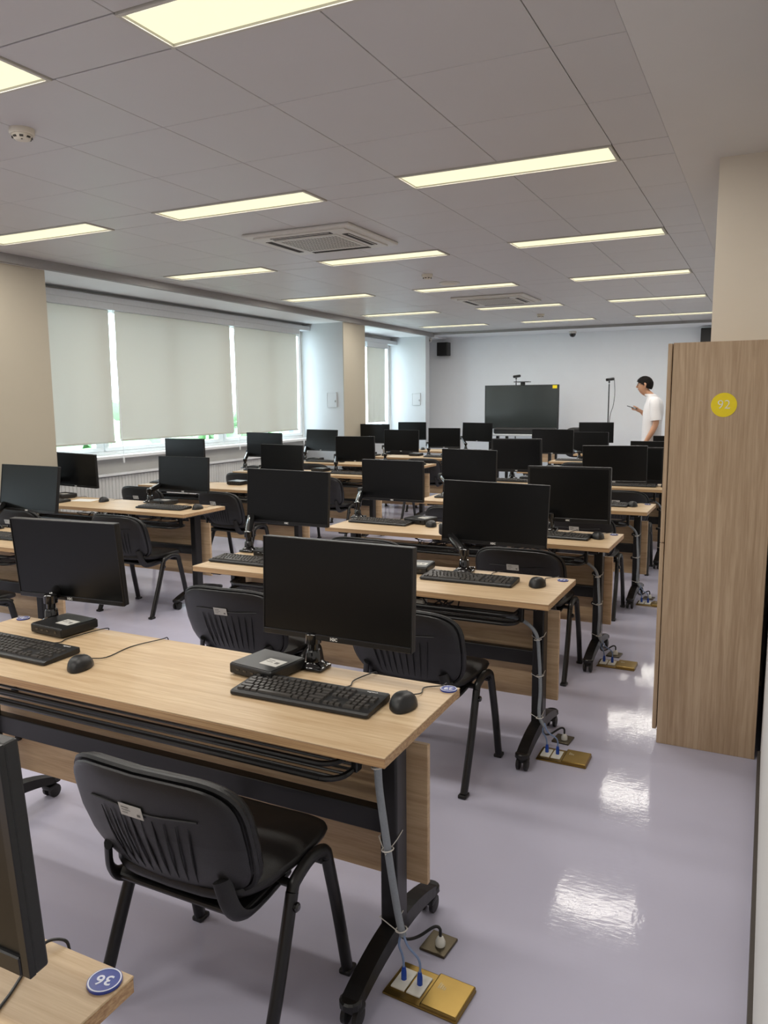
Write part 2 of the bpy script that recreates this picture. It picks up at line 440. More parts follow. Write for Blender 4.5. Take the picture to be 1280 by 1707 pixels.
struct(G().span((XW - 0.01, 11.391, 2.63), (XW + 0.15, 13.875, 2.70), 0.006).build('trim_2', 'pelmet'))
# ribbed radiators under the windows
def radiator(y0, y1, label):
    t = empty('radiator', (XW + 0.02, (y0 + y1) / 2, 0.0)); w = y1 - y0
    tag(t, label, 'radiator', 'radiators under the windows')
    G().span((0, -w / 2, 0.12), (0.030, w / 2, 0.77)).build('back_plate', 'radiator', t)
    G().span((0, -w / 2, 0.775), (0.085, w / 2, 0.80), 0.004).build('top_cap', 'pvc_white', t)
    n = int(w / 0.05); fin = G().box((0, 0, 0), (0.018, 0.047, 0.64), 0.004, seg=1).mesh('fin', 'radiator')
    for i in range(n):
        put('fin', fin, t, Matrix.Translation((0.036, -w / 2 + (i + .5) * w / n, 0.445)))
    for e in (-1, 1): G().span((0.01, e * (w / 2 - .2) - .02, 0.0), (0.04, e * (w / 2 - .2) + .02, 0.12)).build('foot', 'radiator', t)
radiator(5.22, 7.75, 'white ribbed radiator under the wide window, left half')
radiator(7.78, 10.6, 'white ribbed radiator under the wide window, right half beside the pier')
# access panels on the pier sides
def access_panel(x, y, z, w, h, label):
    t = empty('access_panel', (x, y, z)); tag(t, label, 'panel', 'access panels on the piers')
    G().box((0, 0, 0), (w, 0.012, h), 0.003).build('cover', 'pier_daylit', t)
    g = G()
    for sx in (-1, 1): g.box((sx * w / 2, -0.003, 0), (0.008, 0.014, h - .009), 0.002)
    for sz in (-1, 1): g.box((0, -0.003, sz * h / 2), (w + .008, 0.014, 0.008), 0.002)
    g.build('rim', 'pelmet', t)
    G().box((w * .38, -0.008, -h * .1), (0.018, 0.02, 0.03), 0.003).build('catch', 'silver', t)
access_panel(-6.155, 10.669, 1.60, 0.165, 0.225, 'flush square access panel on the white side of second pier')
access_panel(-6.132, 13.869, 1.60, 0.165, 0.225, 'flush square access panel on the far corner pier')

# outside the windows: ground, a pale tower and trees
struct(G().span((-90, -60, -8.2), (-12, 120, -8)).build('ground', 'ground_out'))
def tower(x, y, w, d, h, label):
    t = empty('apartment_tower', (x, y, -8)); tag(t, label, 'building', 'buildings outside the windows')
    G().box((0, 0, h / 2), (d, w, h)).build('wall', 'concrete_far', t)
    G().box((0, 0, h + 0.4), (d + .6, w + .6, 0.8)).build('roof_slab', 'concrete_far', t)
    me = G().box((0, 0, 0), (0.3, 1.6, 1.5)).mesh('window', 'far_glass')
    me2 = G().box((0, 0, 0), (1.6, 0.3, 1.5)).mesh('window', 'far_glass')
    for fl in range(int(h // 3)):
        for k in range(int(w // 3)):
            put('window', me, t, Matrix.Translation((d / 2, -w / 2 + 1.5 + 3 * k, 1.8 + 3 * fl)))
        for k in range(int(d // 3)):
            put('window', me2, t, Matrix.Translation((-d / 2 + 1.5 + 3 * k, -w / 2, 1.8 + 3 * fl)))
tower(-62, 100, 12, 12, 45, 'pale apartment tower outside seen through the gap beside the third blind')
def tree(x, y, h, label):
    t = empty('tree', (x, y, -8)); tag(t, label, 'tree', 'trees outside the windows')
    G().tube([(0, 0, 0), (0.1, 0, h * .5), (0, 0.1, h * .8)], [0.25, 0.18, 0.08], 8).build('trunk', 'tree_bark', t)
    g = G()
    for k in range(260):
        a = random.random() * 2 * PI; e = math.asin(random.uniform(-1, 1)); rr = h * .36 * random.uniform(.45, 1)
        p = Vector((rr * math.cos(a) * math.cos(e), rr * math.sin(a) * math.cos(e), h * .68 + rr * math.sin(e) * .95))
        g.box(p, (0.9, 0.9, 0.12), 0, (random.random() * 3, random.random() * 3, random.random() * 3))
    tag(g.build('crown', 'tree_leaf', t), kind='stuff')
tree(-21, 12.0, 9.2, 'green tree outside, seen under the leftmost blind')
tree(-21, 20.5, 9.2, 'green tree outside, seen under the left half of the widest blind')
tree(-22, 29.5, 9.2, 'green tree outside, seen under the right half of the widest blind')

# ------------------------------------------------------------------ tables
TL, TD, TH = 1.88, 0.51, 0.75
def make_table():
    t = empty('training_table')
    G().box((0, TD / 2, TH - 0.002), (TL, TD, 0.004), 0.0012, seg=1).build('table_top', 'oak_top', t)
    G().box((0, TD / 2, TH - 0.016), (TL - 0.001, TD - 0.001, 0.024), 0.0015, seg=1).build('top_edging', 'oak_edge', t)
    G().box((0, TD - 0.155, 0.415), (TL - 0.07, 0.018, 0.43), 0.002, seg=1).build('modesty_panel', 'oak_panel', t)
    G().span((-TL / 2 + 0.12, TD / 2 + 0.0, 0.385), (TL / 2 - 0.12, TD / 2 + 0.035, 0.455), 0.004).build('beam', 'black_metal', t)
    lg = G().span((-0.026, -0.035, 0.10), (0.026, 0.035, TH - 0.03), 0.006)
    lm = lg.mesh('leg', 'black_metal')
    ft = G(); n = 14; hw = 0.03
    for k in range(n):
        y0, y1 = -0.27 + 0.54 * k / n, -0.27 + 0.54 * (k + 1) / n
        def zt(y): return 0.135 - 0.75 * y * y
        def zb(y): return max(0.062, 0.095 - 0.55 * y * y)
        vs = [(-hw, y0, zb(y0)), (hw, y0, zb(y0)), (hw, y1, zb(y1)), (-hw, y1, zb(y1)), (-hw * .8, y0, zt(y0)), (hw * .8, y0, zt(y0)), (hw * .8, y1, zt(y1)), (-hw * .8, y1, zt(y1))]
        ft.add(vs, [[0, 3, 2, 1], [4, 5, 6, 7], [0, 4, 7, 3], [1, 2, 6, 5]] + ([[0, 1, 5, 4]] if k == 0 else []) + ([[3, 7, 6, 2]] if k == n - 1 else []))
    for e in (-1, 1):
        ft.lathe([(0.03, 0.062), (0.03, 0.078), (0.024, 0.082)], (0, e * 0.262, 0), 14)
    fm = ft.mesh('foot', 'black_metal')
    cs = G()
    RX = Matrix.Rotation(PI / 2, 4, 'Y')
    cs.lathe([(0.012, 0.040), (0.012, 0.064)], (0, 0, 0), 8)
    cs.box((0, 0.0, 0.044), (0.052, 0.046, 0.022), 0.008)
    cm = cs.mesh('caster', 'black_plastic', True)
    wm = G().lathe([(0.020, -0.009), (0.027, -0.006), (0.027, 0.006), (0.020, 0.009)], (0, 0, 0), 16, RX).mesh('wheel', 'caster_rubber', True)
    for s in (-1, 1):
        x = s * (TL / 2 - 0.10)
        put('leg', lm, t, Matrix.Translation((x, TD / 2, 0)))
        put('foot', fm, t, Matrix.Translation((x, TD / 2, 0)))
        for e in (-1, 1):
            c = put('caster', cm, t, Matrix.Translation((x, TD / 2 + e * 0.245, 0)))
            for q in (-1, 1): put('wheel', wm, c, Matrix.Translation((q * 0.017, e * 0.008, 0.027)))
        G().span((x - .03, 0.06, TH - 0.05), (x + .03, TD - 0.06, TH - 0.028), 0.003).build('top_bracket', 'black_metal', t)
        for z in (0.33, 0.52):
            G().lathe([(0.013, 0), (0.013, 0.012), (0.009, 0.016)], (x - s * 0.045, TD - 0.165, z), 10, Matrix.Rotation(PI / 2, 4, 'X')).build('panel_bolt', 'black_metal', t)
    # book rack of bent rod under the top
    a, y0, y1, r_ = TL / 2 - 0.165, 0.06, 0.215, 0.055
    def loop(z, yy0, yy1, aa):
        pts = []
        for (cx, cy, st) in ((aa - r_, yy0 + r_, -90), ((aa - r_), yy1 - r_, 0), (-aa + r_, yy1 - r_, 90), (-aa + r_, yy0 + r_, 180)):
            for k in range(6):
                q = math.radians(st + 90 * k / 5); pts.append((cx + r_ * math.cos(q), cy + r_ * math.sin(q), z))
        return pts + [pts[0]]
    rf = G().tube(loop(0.625, y0, y1 + .02, a), 0.0085, 8, False).build('rack_rim', 'black_metal', t, True)
    fr_ = [(-a + .01, y0 + .11, 0.665)] + [(-a + .01 + r_ * (1 - math.cos(q)), y0 + r_ * (1 - math.sin(q)), 0.665) for q in [PI / 2 * k / 5 for k in range(6)]]
    pts = fr_ + [(-p[0], p[1], p[2]) for p in reversed(fr_)]
    G().tube(pts, 0.008, 8).build('rack_front_rod', 'black_metal', t, True)
    rod = G().tube([(-a + .004, 0, 0), (a - .004, 0, 0)], 0.004, 6).mesh('rack_rod', 'black_metal', True)
    for k in range(5): put('rack_rod', rod, t, Matrix.Translation((0, y0 + .03 + k * .028, 0.620)))
    for s in (-1, 1):
        G().tube([(s * a, y0 + .09, 0.625), (s * a, y0 + .09, 0.70), (s * (a - .02), y0 + .09, 0.722)], 0.006, 8).build('rack_hanger', 'black_metal', t, True)
        G().box((s * (a + .006), y0 + .09, 0.66), (0.02, 0.03, 0.085), 0.004).build('rack_bracket', 'black_metal', t)
    return t
ROWS = {}
RX0, LX0 = -0.783, -3.945           # right ends of the two columns of tables
RY = [0.270, 1.580, 3.130, 4.490, 6.030, 7.570, 8.960, 10.450, 11.930]
LY = [3.085, 4.560, 6.060, 7.650, 9.070, 10.400, 11.850]
def desk_name(k):
    return ('%s cabinet-side desk from the camera' % ORD[int(k[1:])]) if k[0] == 'R' else ('%s window-side desk from the camera' % ORD[int(k[1:]) - 1])
proto = make_table(); first = True
for side, x0, ys in (('R', RX0, RY), ('L', LX0, LY)):
    for i, y in enumerate(ys):
        k = '%s%d' % (side, i if side == 'R' else i + 1)
        t = proto if first else copy_tree(proto); first = False
        x0k = x0 - (0.026 if k == 'R0' else 0.0)
        t.location = (x0k - TL / 2, y, 0); ROWS[k] = (x0k, y)
        tag(t, 'oak-topped training table on casters, the ' + desk_name(k), 'table', 'training tables in two columns')

# ------------------------------------------------------------------ seats: monitor, pc, keyboard, mouse, badge, chair
def seat_name(k):
    s = {'r': 'right seat', 'l': 'left seat'}[k[-1]]
    return '%s of %s' % (s, desk_name(k[:-1]))

# --- monitors: solved centre (x,y,z), yaw, tilt, roll in degrees, width, height, style
MON = {
 'R0r': (-1.084, 0.605, 1.028, 0, 3.5, 0, .54, .325, 'b'),
 'R1r': (-1.185, 2.052, 1.010, -0.3, -2.4, 0.0, .535, .320, 'a'), 'R1l': (-2.405, 2.100, 0.995, 2.7, 4.4, -0.6, .533, .319, 'a'),
 'R2r': (-1.236, 3.784, 1.017, 10.2, -1.5, 2.0, .54, .323, 'a'), 'R2l': (-2.535, 3.846, 1.032, 4.9, -2.4, 1.1, .54, .323, 'a'),
 'R3r': (-1.150, 5.046, 0.978, 0.2, 0, -0.4, .54, .365, 'b'), 'R3l': (-2.560, 5.333, 0.987, -2, .8, .2, .523, .313, 'a'),
 'R4r': (-1.170, 6.820, 1.037, 5.7, 1.6, -.5, .532, .318, 'a'), 'R4l': (-2.484, 6.820, .975, 0, 0, .7, .535, .32, 'a'),
 'R5r': (-1.180, 7.950, 0.945, 0, 0, 0, .56, .345, 'b'), 'R5l': (-2.340, 7.860, 1.015, -5.6, 1.9, -.9, .545, .345, 'b'),
 'R6r': (-1.19, 9.550, 0.93, 0, 0, 0, .54, .323, 'a'), 'R6l': (-2.432, 9.720, 1.059, 5, .6, .6, .517, .309, 'a'),
 'R7r': (-1.14, 11.15, .92, 0, 0, 0, .54, .323, 'a'), 'R7l': (-2.26, 11.18, .97, 0, 0, 0, .50, .30, 'a'),
 'R8l': (-2.471, 12.66, 1.050, 1.6, .3, -.2, .54, .323, 'a'),
 'L1r': (-4.606, 3.743, 1.008, 1.6, -8.6, .5, .54, .323, 'a'),
 'L2l': (-5.846, 5.279, .965, 1, 3.2, 1.6, .53, .317, 'a'), 'L2r': (-4.593, 5.332, .962, 3.3, -3.1, .3, .525, .314, 'a'),
 'L3l': (-5.795, 6.768, 1.028, .1, 0, -.5, .54, .323, 'a'), 'L3r': (-4.574, 6.851, .985, -.1, 0, .4, .521, .312, 'a'),
 'L4l': (-5.870, 8.400, 1.028, 1.8, .5, .6, .53, .317, 'a'), 'L4r': (-4.542, 8.415, 1.001, 5.1, .9, -.2, .518, .310, 'a'),
 'L5l': (-5.860, 9.830, 1.018, 0, -7.7, .5, .515, .308, 'a'), 'L5r': (-4.583, 9.850, 1.028, 5.8, -.6, .9, .508, .304, 'a'),
 'L6l': (-5.680, 11.20, 1.056, 0, 0, 0, .515, .308, 'a'), 'L6r': (-4.504, 11.25, 1.001, 3.1, -.2, -.1, .513, .307, 'a'),
 'L7l': (-5.665, 12.63, 1.043, 4.2, -.3, -.1, .52, .311, 'a'), 'L7r': (-4.448, 12.62, 1.037, .4, -1.5, .9, .529, .316, 'a'),
}
GREY = {'L1r', 'L2l', 'L2r', 'L4l', 'L5l', 'L5r', 'L6r', 'L7r', 'L3l'}
mon_cache = {}
logo_me = text_mesh('H3C', 0.0135, 'white_print', 0.0003, 0.0006)
def monitor_parts(w, h, style):
    k = (w, h, style)
    if k in mon_cache: return mon_cache[k]
    bz, chin = (0.004, 0.018) if style == 'a' else (0.015, 0.028)
    d = 0.022
    back = G().box((0, 0.014, 0), (w, d, h), 0.004)
    back.box((0, 0.033, -0.02), (w * .62, 0.028, h * .58), 0.012)
    bk = back.mesh('housing', 'black_plastic')
    fr = G()                                             # front frame around the glass
    for sx in (-1, 1): fr.box((sx * (w - bz) / 2, 0.0, 0), (bz, 0.010, h), 0.0012, seg=1)
    fr.box((0, 0.0, (h - bz) / 2), (w - 2 * bz, 0.010, bz), 0.001, seg=1)
    fr.box((0, -0.001, -(h - chin) / 2), (w - 2 * bz, 0.012, chin), 0.002, seg=1)
    fm = fr.mesh('bezel', 'bezel')
    sm = G().box((0, 0.001, (chin - bz) / 2), (w - 2 * bz, 0.006, h - bz - chin), 0).mesh('screen', 'screen_black')
    mon_cache[k] = (bk, fm, sm, chin)
    return mon_cache[k]
ARM = {  # base offset from monitor x, base y from near edge, elbow offset (dx, dy, z)
 'R1r': (-0.085, 0.475, (-0.05, 0.16, 0.95)), 'R1l': (-0.05, 0.478, (-0.12, 0.16, 0.93)), 'R0r': (-0.12, .43, (-0.15, .15, .95)),
}
for k, (x, y, z, yw, ti, ro, w, h, st) in MON.items():
    tx, ty = ROWS[k[:-1]]
    bdx, bdy, el = ARM.get(k, (-0.085, 0.44, (-0.300, 0.06, z - h / 2 + 0.055)))
    bx, by = x + bdx, ty + bdy
    t = empty('monitor', (bx, by, TH))
    tag(t, ('wide-bezel black monitor' if st == 'b' else 'black monitor') + ' on an arm, ' + seat_name(k), 'monitor', 'monitors on desk arms')
    bk, fm, sm, chin = monitor_parts(w, h, st)
    Mx = Matrix.Translation((x - bx, y - by, z - TH)) @ Matrix.Rotation(math.radians(yw), 4, 'Z') @ Matrix.Rotation(math.radians(ti), 4, 'X') @ Matrix.Rotation(math.radians(ro), 4, 'Y')
    hs = put('housing', bk, t, Mx)
    put('bezel', fm, hs); s_ = put('screen', sm, hs)
    put('logo', logo_me, hs, Matrix.Translation((0.0, -0.0075, -(h - chin) / 2)) @ Matrix.Rotation(PI / 2, 4, 'X'))
    # arm
    B = Vector((0, 0, 0)); E = Vector((x + el[0] - bx, y + el[1] - by, el[2] - TH)); Hd = Mx @ Vector((0, 0.075, -0.01)); Hp = Mx @ Vector((0, 0.045, -0.01))
    g = G(); g.box((0, 0, 0.006), (0.092, 0.074, 0.012), 0.005); g.lathe([(0.044, 0.010), (0.040, 0.018), (0.026, 0.026), (0.024, 0.055), (0.021, 0.062)], (0, 0, 0), 18)
    g.build('arm_base', 'black_gloss', t, True)
    edge = ty + TD - by
    G().span((-0.03, edge + 0.001, -0.055), (0.03, edge + 0.012, 0.012), 0.003).span((-0.029, edge - 0.05, -0.054), (0.029, edge + 0.0005, -0.045), 0.003).build('clamp', 'black_gloss', t)
    G().lathe([(0.017, 0.055), (0.017, 0.085)], (0, 0, 0), 14).lathe([(0.026, 0.085), (0.026, 0.115), (0.020, 0.120)], (0, 0, 0), 14).build('arm_post', 'black_gloss', t, True)
    P = Vector((0, 0, 0.10))
    G().tube([P, P.lerp(E, .15), P.lerp(E, .85), E], [0.016, 0.024, 0.023, 0.018], 12).build('lower_arm', 'black_gloss', t, True)
    G().lathe([(0.024, -0.030), (0.030, -0.022), (0.030, 0.022), (0.024, 0.030)], E, 14).build('elbow_joint', 'black_plastic', t, True)
    G().tube([E, E.lerp(Hd, .2), E.lerp(Hd, .8), Hd], [0.014, 0.018, 0.016, 0.014], 10).tube([Hd, Hp], 0.018, 10).build('upper_arm', 'black_gloss', t, True)
    G().box((0, 0.052, -0.01), (0.11, 0.008, 0.11), 0.003).build('mount_plate', 'black_metal', hs)

# --- mini pc
pc_body = G().box((0, 0, 0.021), (0.175, 0.165, 0.034), 0.006).box((0, 0, 0.002), (0.15, 0.14, 0.004), 0.001).mesh('case', 'black_plastic')
pc_top = G().box((0, 0, 0.0386), (0.165, 0.155, 0.0016), 0.0006, seg=1).mesh('top_cover', 'bezel')
pc_stk = G().box((0.035, -0.012, 0.0398), (0.07, 0.055, 0.0008)).mesh('asset_sticker', 'sticker_white')
pc_ink = G().box((0.05, -0.012, 0.0404), (0.014, 0.014, 0.0006)).box((0.02, 0.0, 0.0404), (0.026, 0.003, 0.0006)).box((0.02, -0.012, 0.0404), (0.026, 0.003, 0.0006)).mesh('sticker_print', 'sticker_ink')
pc_port = G().box((-0.05, -0.0825, 0.022), (0.014, 0.003, 0.007), 0.001).box((-0.02, -0.0825, 0.022), (0.014, 0.003, 0.007), 0.001).box((0.01, -0.0825, 0.022), (0.014, 0.003, 0.007), 0.001).lathe([(0.006, 0), (0.006, 0.003)], (0.055, -0.081, 0.022), 10, Matrix.Rotation(PI / 2, 4, 'X')).mesh('front_ports', 'black_gloss')
PC = {'R1r': (-1.385, 1.965, -8), 'R1l': (-2.338, 2.015, -4), 'R2r': (-1.56, 3.50, 8), 'R3l': (-2.14, 4.915, -12), 'R3r': (-1.56, 4.90, 5), 'L2r': (-4.50, 4.97, -6), 'L2l': (-5.66, 4.96, -6)}
# --- keyboards
U = 0.0187
def key_layout():
    out = []
    def row(x, y, ws):
        for wv in ws:
            if wv > 0: out.append((x + wv / 2, y, wv))
            x += abs(wv)
    row(0, 5.35, [1, -1, 1, 1, 1, 1, -.5, 1, 1, 1, 1, -.5, 1, 1, 1, 1])
    row(0, 4, [1] * 13 + [2]); row(0, 3, [1.5] + [1] * 12 + [1.5]); row(0, 2, [1.75] + [1] * 11 + [2.25]); row(0, 1, [2.25] + [1] * 10 + [2.75])
    row(0, 0, [1.25, 1.25, 1.25, 6.25, 1.25, 1.25, 1.25, 1.25])
    X = 15.35
    row(X, 5.35, [1, 1, 1]); row(X, 4, [1, 1, 1]); row(X, 3, [1, 1, 1]); row(X, 1, [-1, 1]); row(X, 0, [1, 1, 1])
    X = 18.7
    for y in (4, 3): row(X, y, [1, 1, 1, 1])
    row(X, 2, [1, 1, 1]); row(X, 1, [1, 1, 1, 1]); row(X, 0, [2, 1])
    return [((x - 11.35) * U, (y - 2.75) * 0.0182, wv * U) for (x, y, wv) in out]
KEYS = key_layout()
def key_geo(wv):
    a, b_, h_ = wv / 2 - 0.0012, 0.0082, 0.007
    ta, tb = a - 0.0022, b_ - 0.0024
    vs = [(-a, -b_, 0), (a, -b_, 0), (a, b_, 0), (-a, b_, 0), (-ta, -tb - .0004, h_), (ta, -tb - .0004, h_), (ta, tb, h_), (-ta, tb, h_)]
    return vs, [[4, 5, 6, 7], [0, 1, 5, 4], [1, 2, 6, 5], [2, 3, 7, 6], [3, 0, 4, 7]]
def ky_z(y): return 0.0135 + 0.006 * (y + 0.06) / 0.12
gk = G()
for (x, y, wv) in KEYS:
    vs, fs = key_geo(wv); gk.add(vs, fs, Matrix.Translation((x, y, ky_z(y))) @ Matrix.Rotation(0.05, 4, 'X'))
keys_me = gk.mesh('keycaps', 'key_plastic')
kb = G()
prof = [(-0.0775, 0.004), (-0.0765, 0.0115), (-0.068, 0.0145), (0.070, 0.0215), (0.0765, 0.020), (0.0775, 0.006), (0.07, 0.002), (-0.07, 0.002)]
n = len(prof); hw = 0.225
for sx, ins in ((-1, 0.0), (1, 0.0)): pass
secs = [(-hw, 0.94), (-hw + 0.006, 1.0), (hw - 0.006, 1.0), (hw, 0.94)]
vs = []; fs = []
for (x, sc_) in secs:
    for (y, z) in prof: vs.append((x, y * sc_, 0.002 + (z - 0.002) * (sc_ if z > .01 else 1)))
for i in range(3):
    for k in range(n): fs.append([i * n + k, (i + 1) * n + k, (i + 1) * n + (k + 1) % n, i * n + (k + 1) % n])
fs.append(list(range(n))); fs.append([3 * n + k for k in range(n)][::-1])
kb.add(vs, fs)
kb_me = kb.mesh('keyboard_base', 'black_plastic')
kb_logo = text_mesh('logitech', 0.011, 'white_print', 0.0002)
key_ind = {}
KB = {'L2l': (-5.60, 4.715, 0), 'R1r': (-1.152, 1.835, 1.0), 'R1l': (-2.300, 1.775, -1), 'R2r': (-1.235, 3.410, 1), 'R2l': (-2.430, 3.325, 0), 'R3r': (-1.165, 4.735, 0), 'R3l': (-2.390, 4.800, -2),
      'L2r': (-4.330, 4.775, 2), 'R4r': (-1.190, 6.31, 0), 'R4l': (-2.36, 6.30, 0)}
MOUSE = {'R1r': (-0.878, 1.893, 10), 'R1l': (-1.962, 1.742, 28), 'R2r': (-0.915, 3.440, 4), 'R3r': (-0.905, 4.790, 18), 'R3l': (-2.015, 4.800, 25), 'L2r': (-4.045, 4.850, 10), 'L2l': (-5.106, 4.900, 20), 'R4r': (-0.935, 6.33, 10)}
# --- mouse
def mouse_fn(u, v):
    a = 2 * PI * u
    l, wd, ht = 0.064, 0.0355, 0.040
    e = PI / 2 * v
    ce = math.cos(e) ** 0.75
    y = l * math.sin(a) * ce; x = wd * math.cos(a) * ce * (1 - 0.10 * math.cos(2 * a - PI))
    z = ht * math.sin(e) * (1 - 0.22 * (y / l) - 0.12 * (y / l) ** 2) + 0.002
    return (x, y, z)
mouse_me = G().grid(mouse_fn, 24, 8).mesh('mouse_body', 'black_plastic', True)
wheel_me = G().lathe([(0.009, -0.003), (0.010, 0), (0.009, 0.003)], (0, 0.034, 0.0235), 12, Matrix.Rotation(PI / 2, 4, 'Y')).mesh('scroll_wheel', 'caster_rubber', True)
split_me = G().tube([(0, 0.060, 0.012), (0, 0.049, 0.021), (0, 0.014, 0.0365)], 0.0010, 4).mesh('button_split', 'black_gloss')
all_seats = [k for k in MON if k not in ('R0r',)]
for k in all_seats:
    tx, ty = ROWS[k[:-1]]; far = int(k[1]) >= 5
    cx = tx - (0.40 if k[-1] == 'r' else 1.62)
    # mini pc
    px, py, rz = PC.get(k, (MON[k][0] - 0.085 + (-0.195 if k[-1] == 'r' else 0.195), ty + 0.410, random.uniform(-6, 6)))
    t = empty('mini_computer', (px, py, TH), math.radians(rz)); tag(t, 'small black desktop computer box, ' + seat_name(k), 'computer', 'small computer boxes on the desks')
    put('case', pc_body, t); tc_ = put('top_cover', pc_top, t); sk = put('asset_sticker', pc_stk, t); put('sticker_print', pc_ink, sk); put('front_ports', pc_port, t)
    # keyboard
    x, y, rz = KB.get(k, (cx + random.uniform(-.03, .03), ty + 0.235 + random.uniform(-.012, .012), random.uniform(-1.5, 1.5)))
    t = empty('keyboard', (x, y, TH), math.radians(rz)); tag(t, 'black wired keyboard, ' + seat_name(k), 'keyboard', 'keyboards on the desks')
    put('keyboard_base', kb_me, t)
    if k in ('R1r', 'R1l'):
        for (qx, qy, wv) in KEYS:
            kk = round(wv, 4)
            if kk not in key_ind: key_ind[kk] = G().add(*key_geo(wv)).mesh('key', 'key_plastic')
            put('key', key_ind[kk], t, Matrix.Translation((qx, qy, ky_z(qy))) @ Matrix.Rotation(0.05, 4, 'X'))
    else: tag(put('keycaps', keys_me, t), kind='stuff')
    put('logo', kb_logo, t, Matrix.Translation((0.175, 0.062, 0.0213)))
    pts = smooth_path([(0.05, 0.074, 0.012), (0.07, 0.12, 0.004), (0.06, 0.17, 0.004), (0.09, max(0.20, ty + TD - y - .002), 0.006), (0.09, max(0.22, ty + TD - y + .008), -0.01), (0.09, max(0.22, ty + TD - y + .004), -0.024)], 5)
    G().tube(pts, 0.0019, 6).build('cord', 'black_plastic', t, True)
    # mouse
    x, y, rz = MOUSE.get(k, (cx + 0.318 + random.uniform(-.015, .015), ty + 0.25 + random.uniform(-.04, .03), random.uniform(-5, 20)))
    t = empty('computer_mouse', (x, y, TH), math.radians(rz)); tag(t, 'black wired mouse, ' + seat_name(k), 'mouse', 'mice on the desks')
    put('mouse_body', mouse_me, t); put('scroll_wheel', wheel_me, t); put('button_split', split_me, t)
    Mi = Matrix.Rotation(-math.radians(rz), 3, 'Z')
    D = ty + TD - y
    wp = [Vector((0.0, 0.055, 0.009)), Mi @ Vector((0.01, 0.10, 0.004)), Mi @ Vector((0.0, 0.5 * D + .05, 0.003)), Mi @ Vector((0.045, D - 0.02, 0.006)), Mi @ Vector((0.05, D + 0.004, 0.006)), Mi @ Vector((0.05, D + 0.010, -0.012)), Mi @ Vector((0.05, D + 0.006, -0.024))]
    wp[0] = Vector((0, 0.060, 0.010))
    G().tube(smooth_path(wp, 5), 0.0018, 6).build('cord', 'black_plastic', t, True)

# --- round number badges on the outer far corners
NUM = {'R0r': '36', 'R1r': '29', 'R1l': '30', 'R2r': '28', 'R3r': '22', 'R2l': '27', 'R4r': '21'}
def disc(r_, h_, z0=0, seg=36): return G().lathe([(r_ * .97, z0), (r_, z0 + h_ * .4), (r_ * .98, z0 + h_)], (0, 0, 0), seg)
bd_body = disc(0.0258, 0.0045).mesh('disc', 'badge_blue', True)
ring = G(); nn = 36
for k in range(nn):
    a0, a1 = 2 * PI * k / nn, 2 * PI * (k + 1) / nn
    ring.add([(r_ * math.cos(a), r_ * math.sin(a), 0.0049) for a in (a0, a1) for r_ in (0.0222, 0.0243)], [[0, 1, 3, 2]])
bd_ring = ring.mesh('ring', 'badge_white')
BADGE = {'R0r': (-0.838, 0.750, 200), 'R1r': (-0.808, 2.060, 190), 'R1l': (-2.620, 2.060, 170), 'R2r': (-0.832, 3.585, 180), 'R2l': (-2.60, 3.59, 180), 'R3r': (-0.835, 4.945, 180), 'R4r': (-.84, 6.48, 180)}
for k, (x, y, rz) in BADGE.items():
    t = empty('number_badge', (x, y, TH), math.radians(rz)); tag(t, 'round blue number badge at the far %s corner of %s' % ('right' if k[-1] == 'r' else 'left', desk_name(k[:-1])), 'badge', 'blue number badges on desk corners')
    put('disc', bd_body, t); put('ring', bd_ring, t)
    put('number', text_mesh(NUM[k], 0.027, 'badge_white', 0.0002, 0.0004), t, Matrix.Translation((0, 0, 0.0048)))

t = G().tube(smooth_path([(-0.900, 0.56, TH + .003), (-0.934, 0.648, TH + .003), (-0.945, 0.676, TH + .003), (-0.966, 0.720, TH + .004), (-0.975, 0.748, TH + .010), (-0.970, 0.768, TH + .014), (-0.958, 0.786, TH + .004), (-0.955, 0.790, TH - .020)], 6), 0.0024, 6).build('loose_cord', 'black_plastic', None, True)
tag(t, 'thin black cord lying across the nearest cabinet-side desk', 'cord')

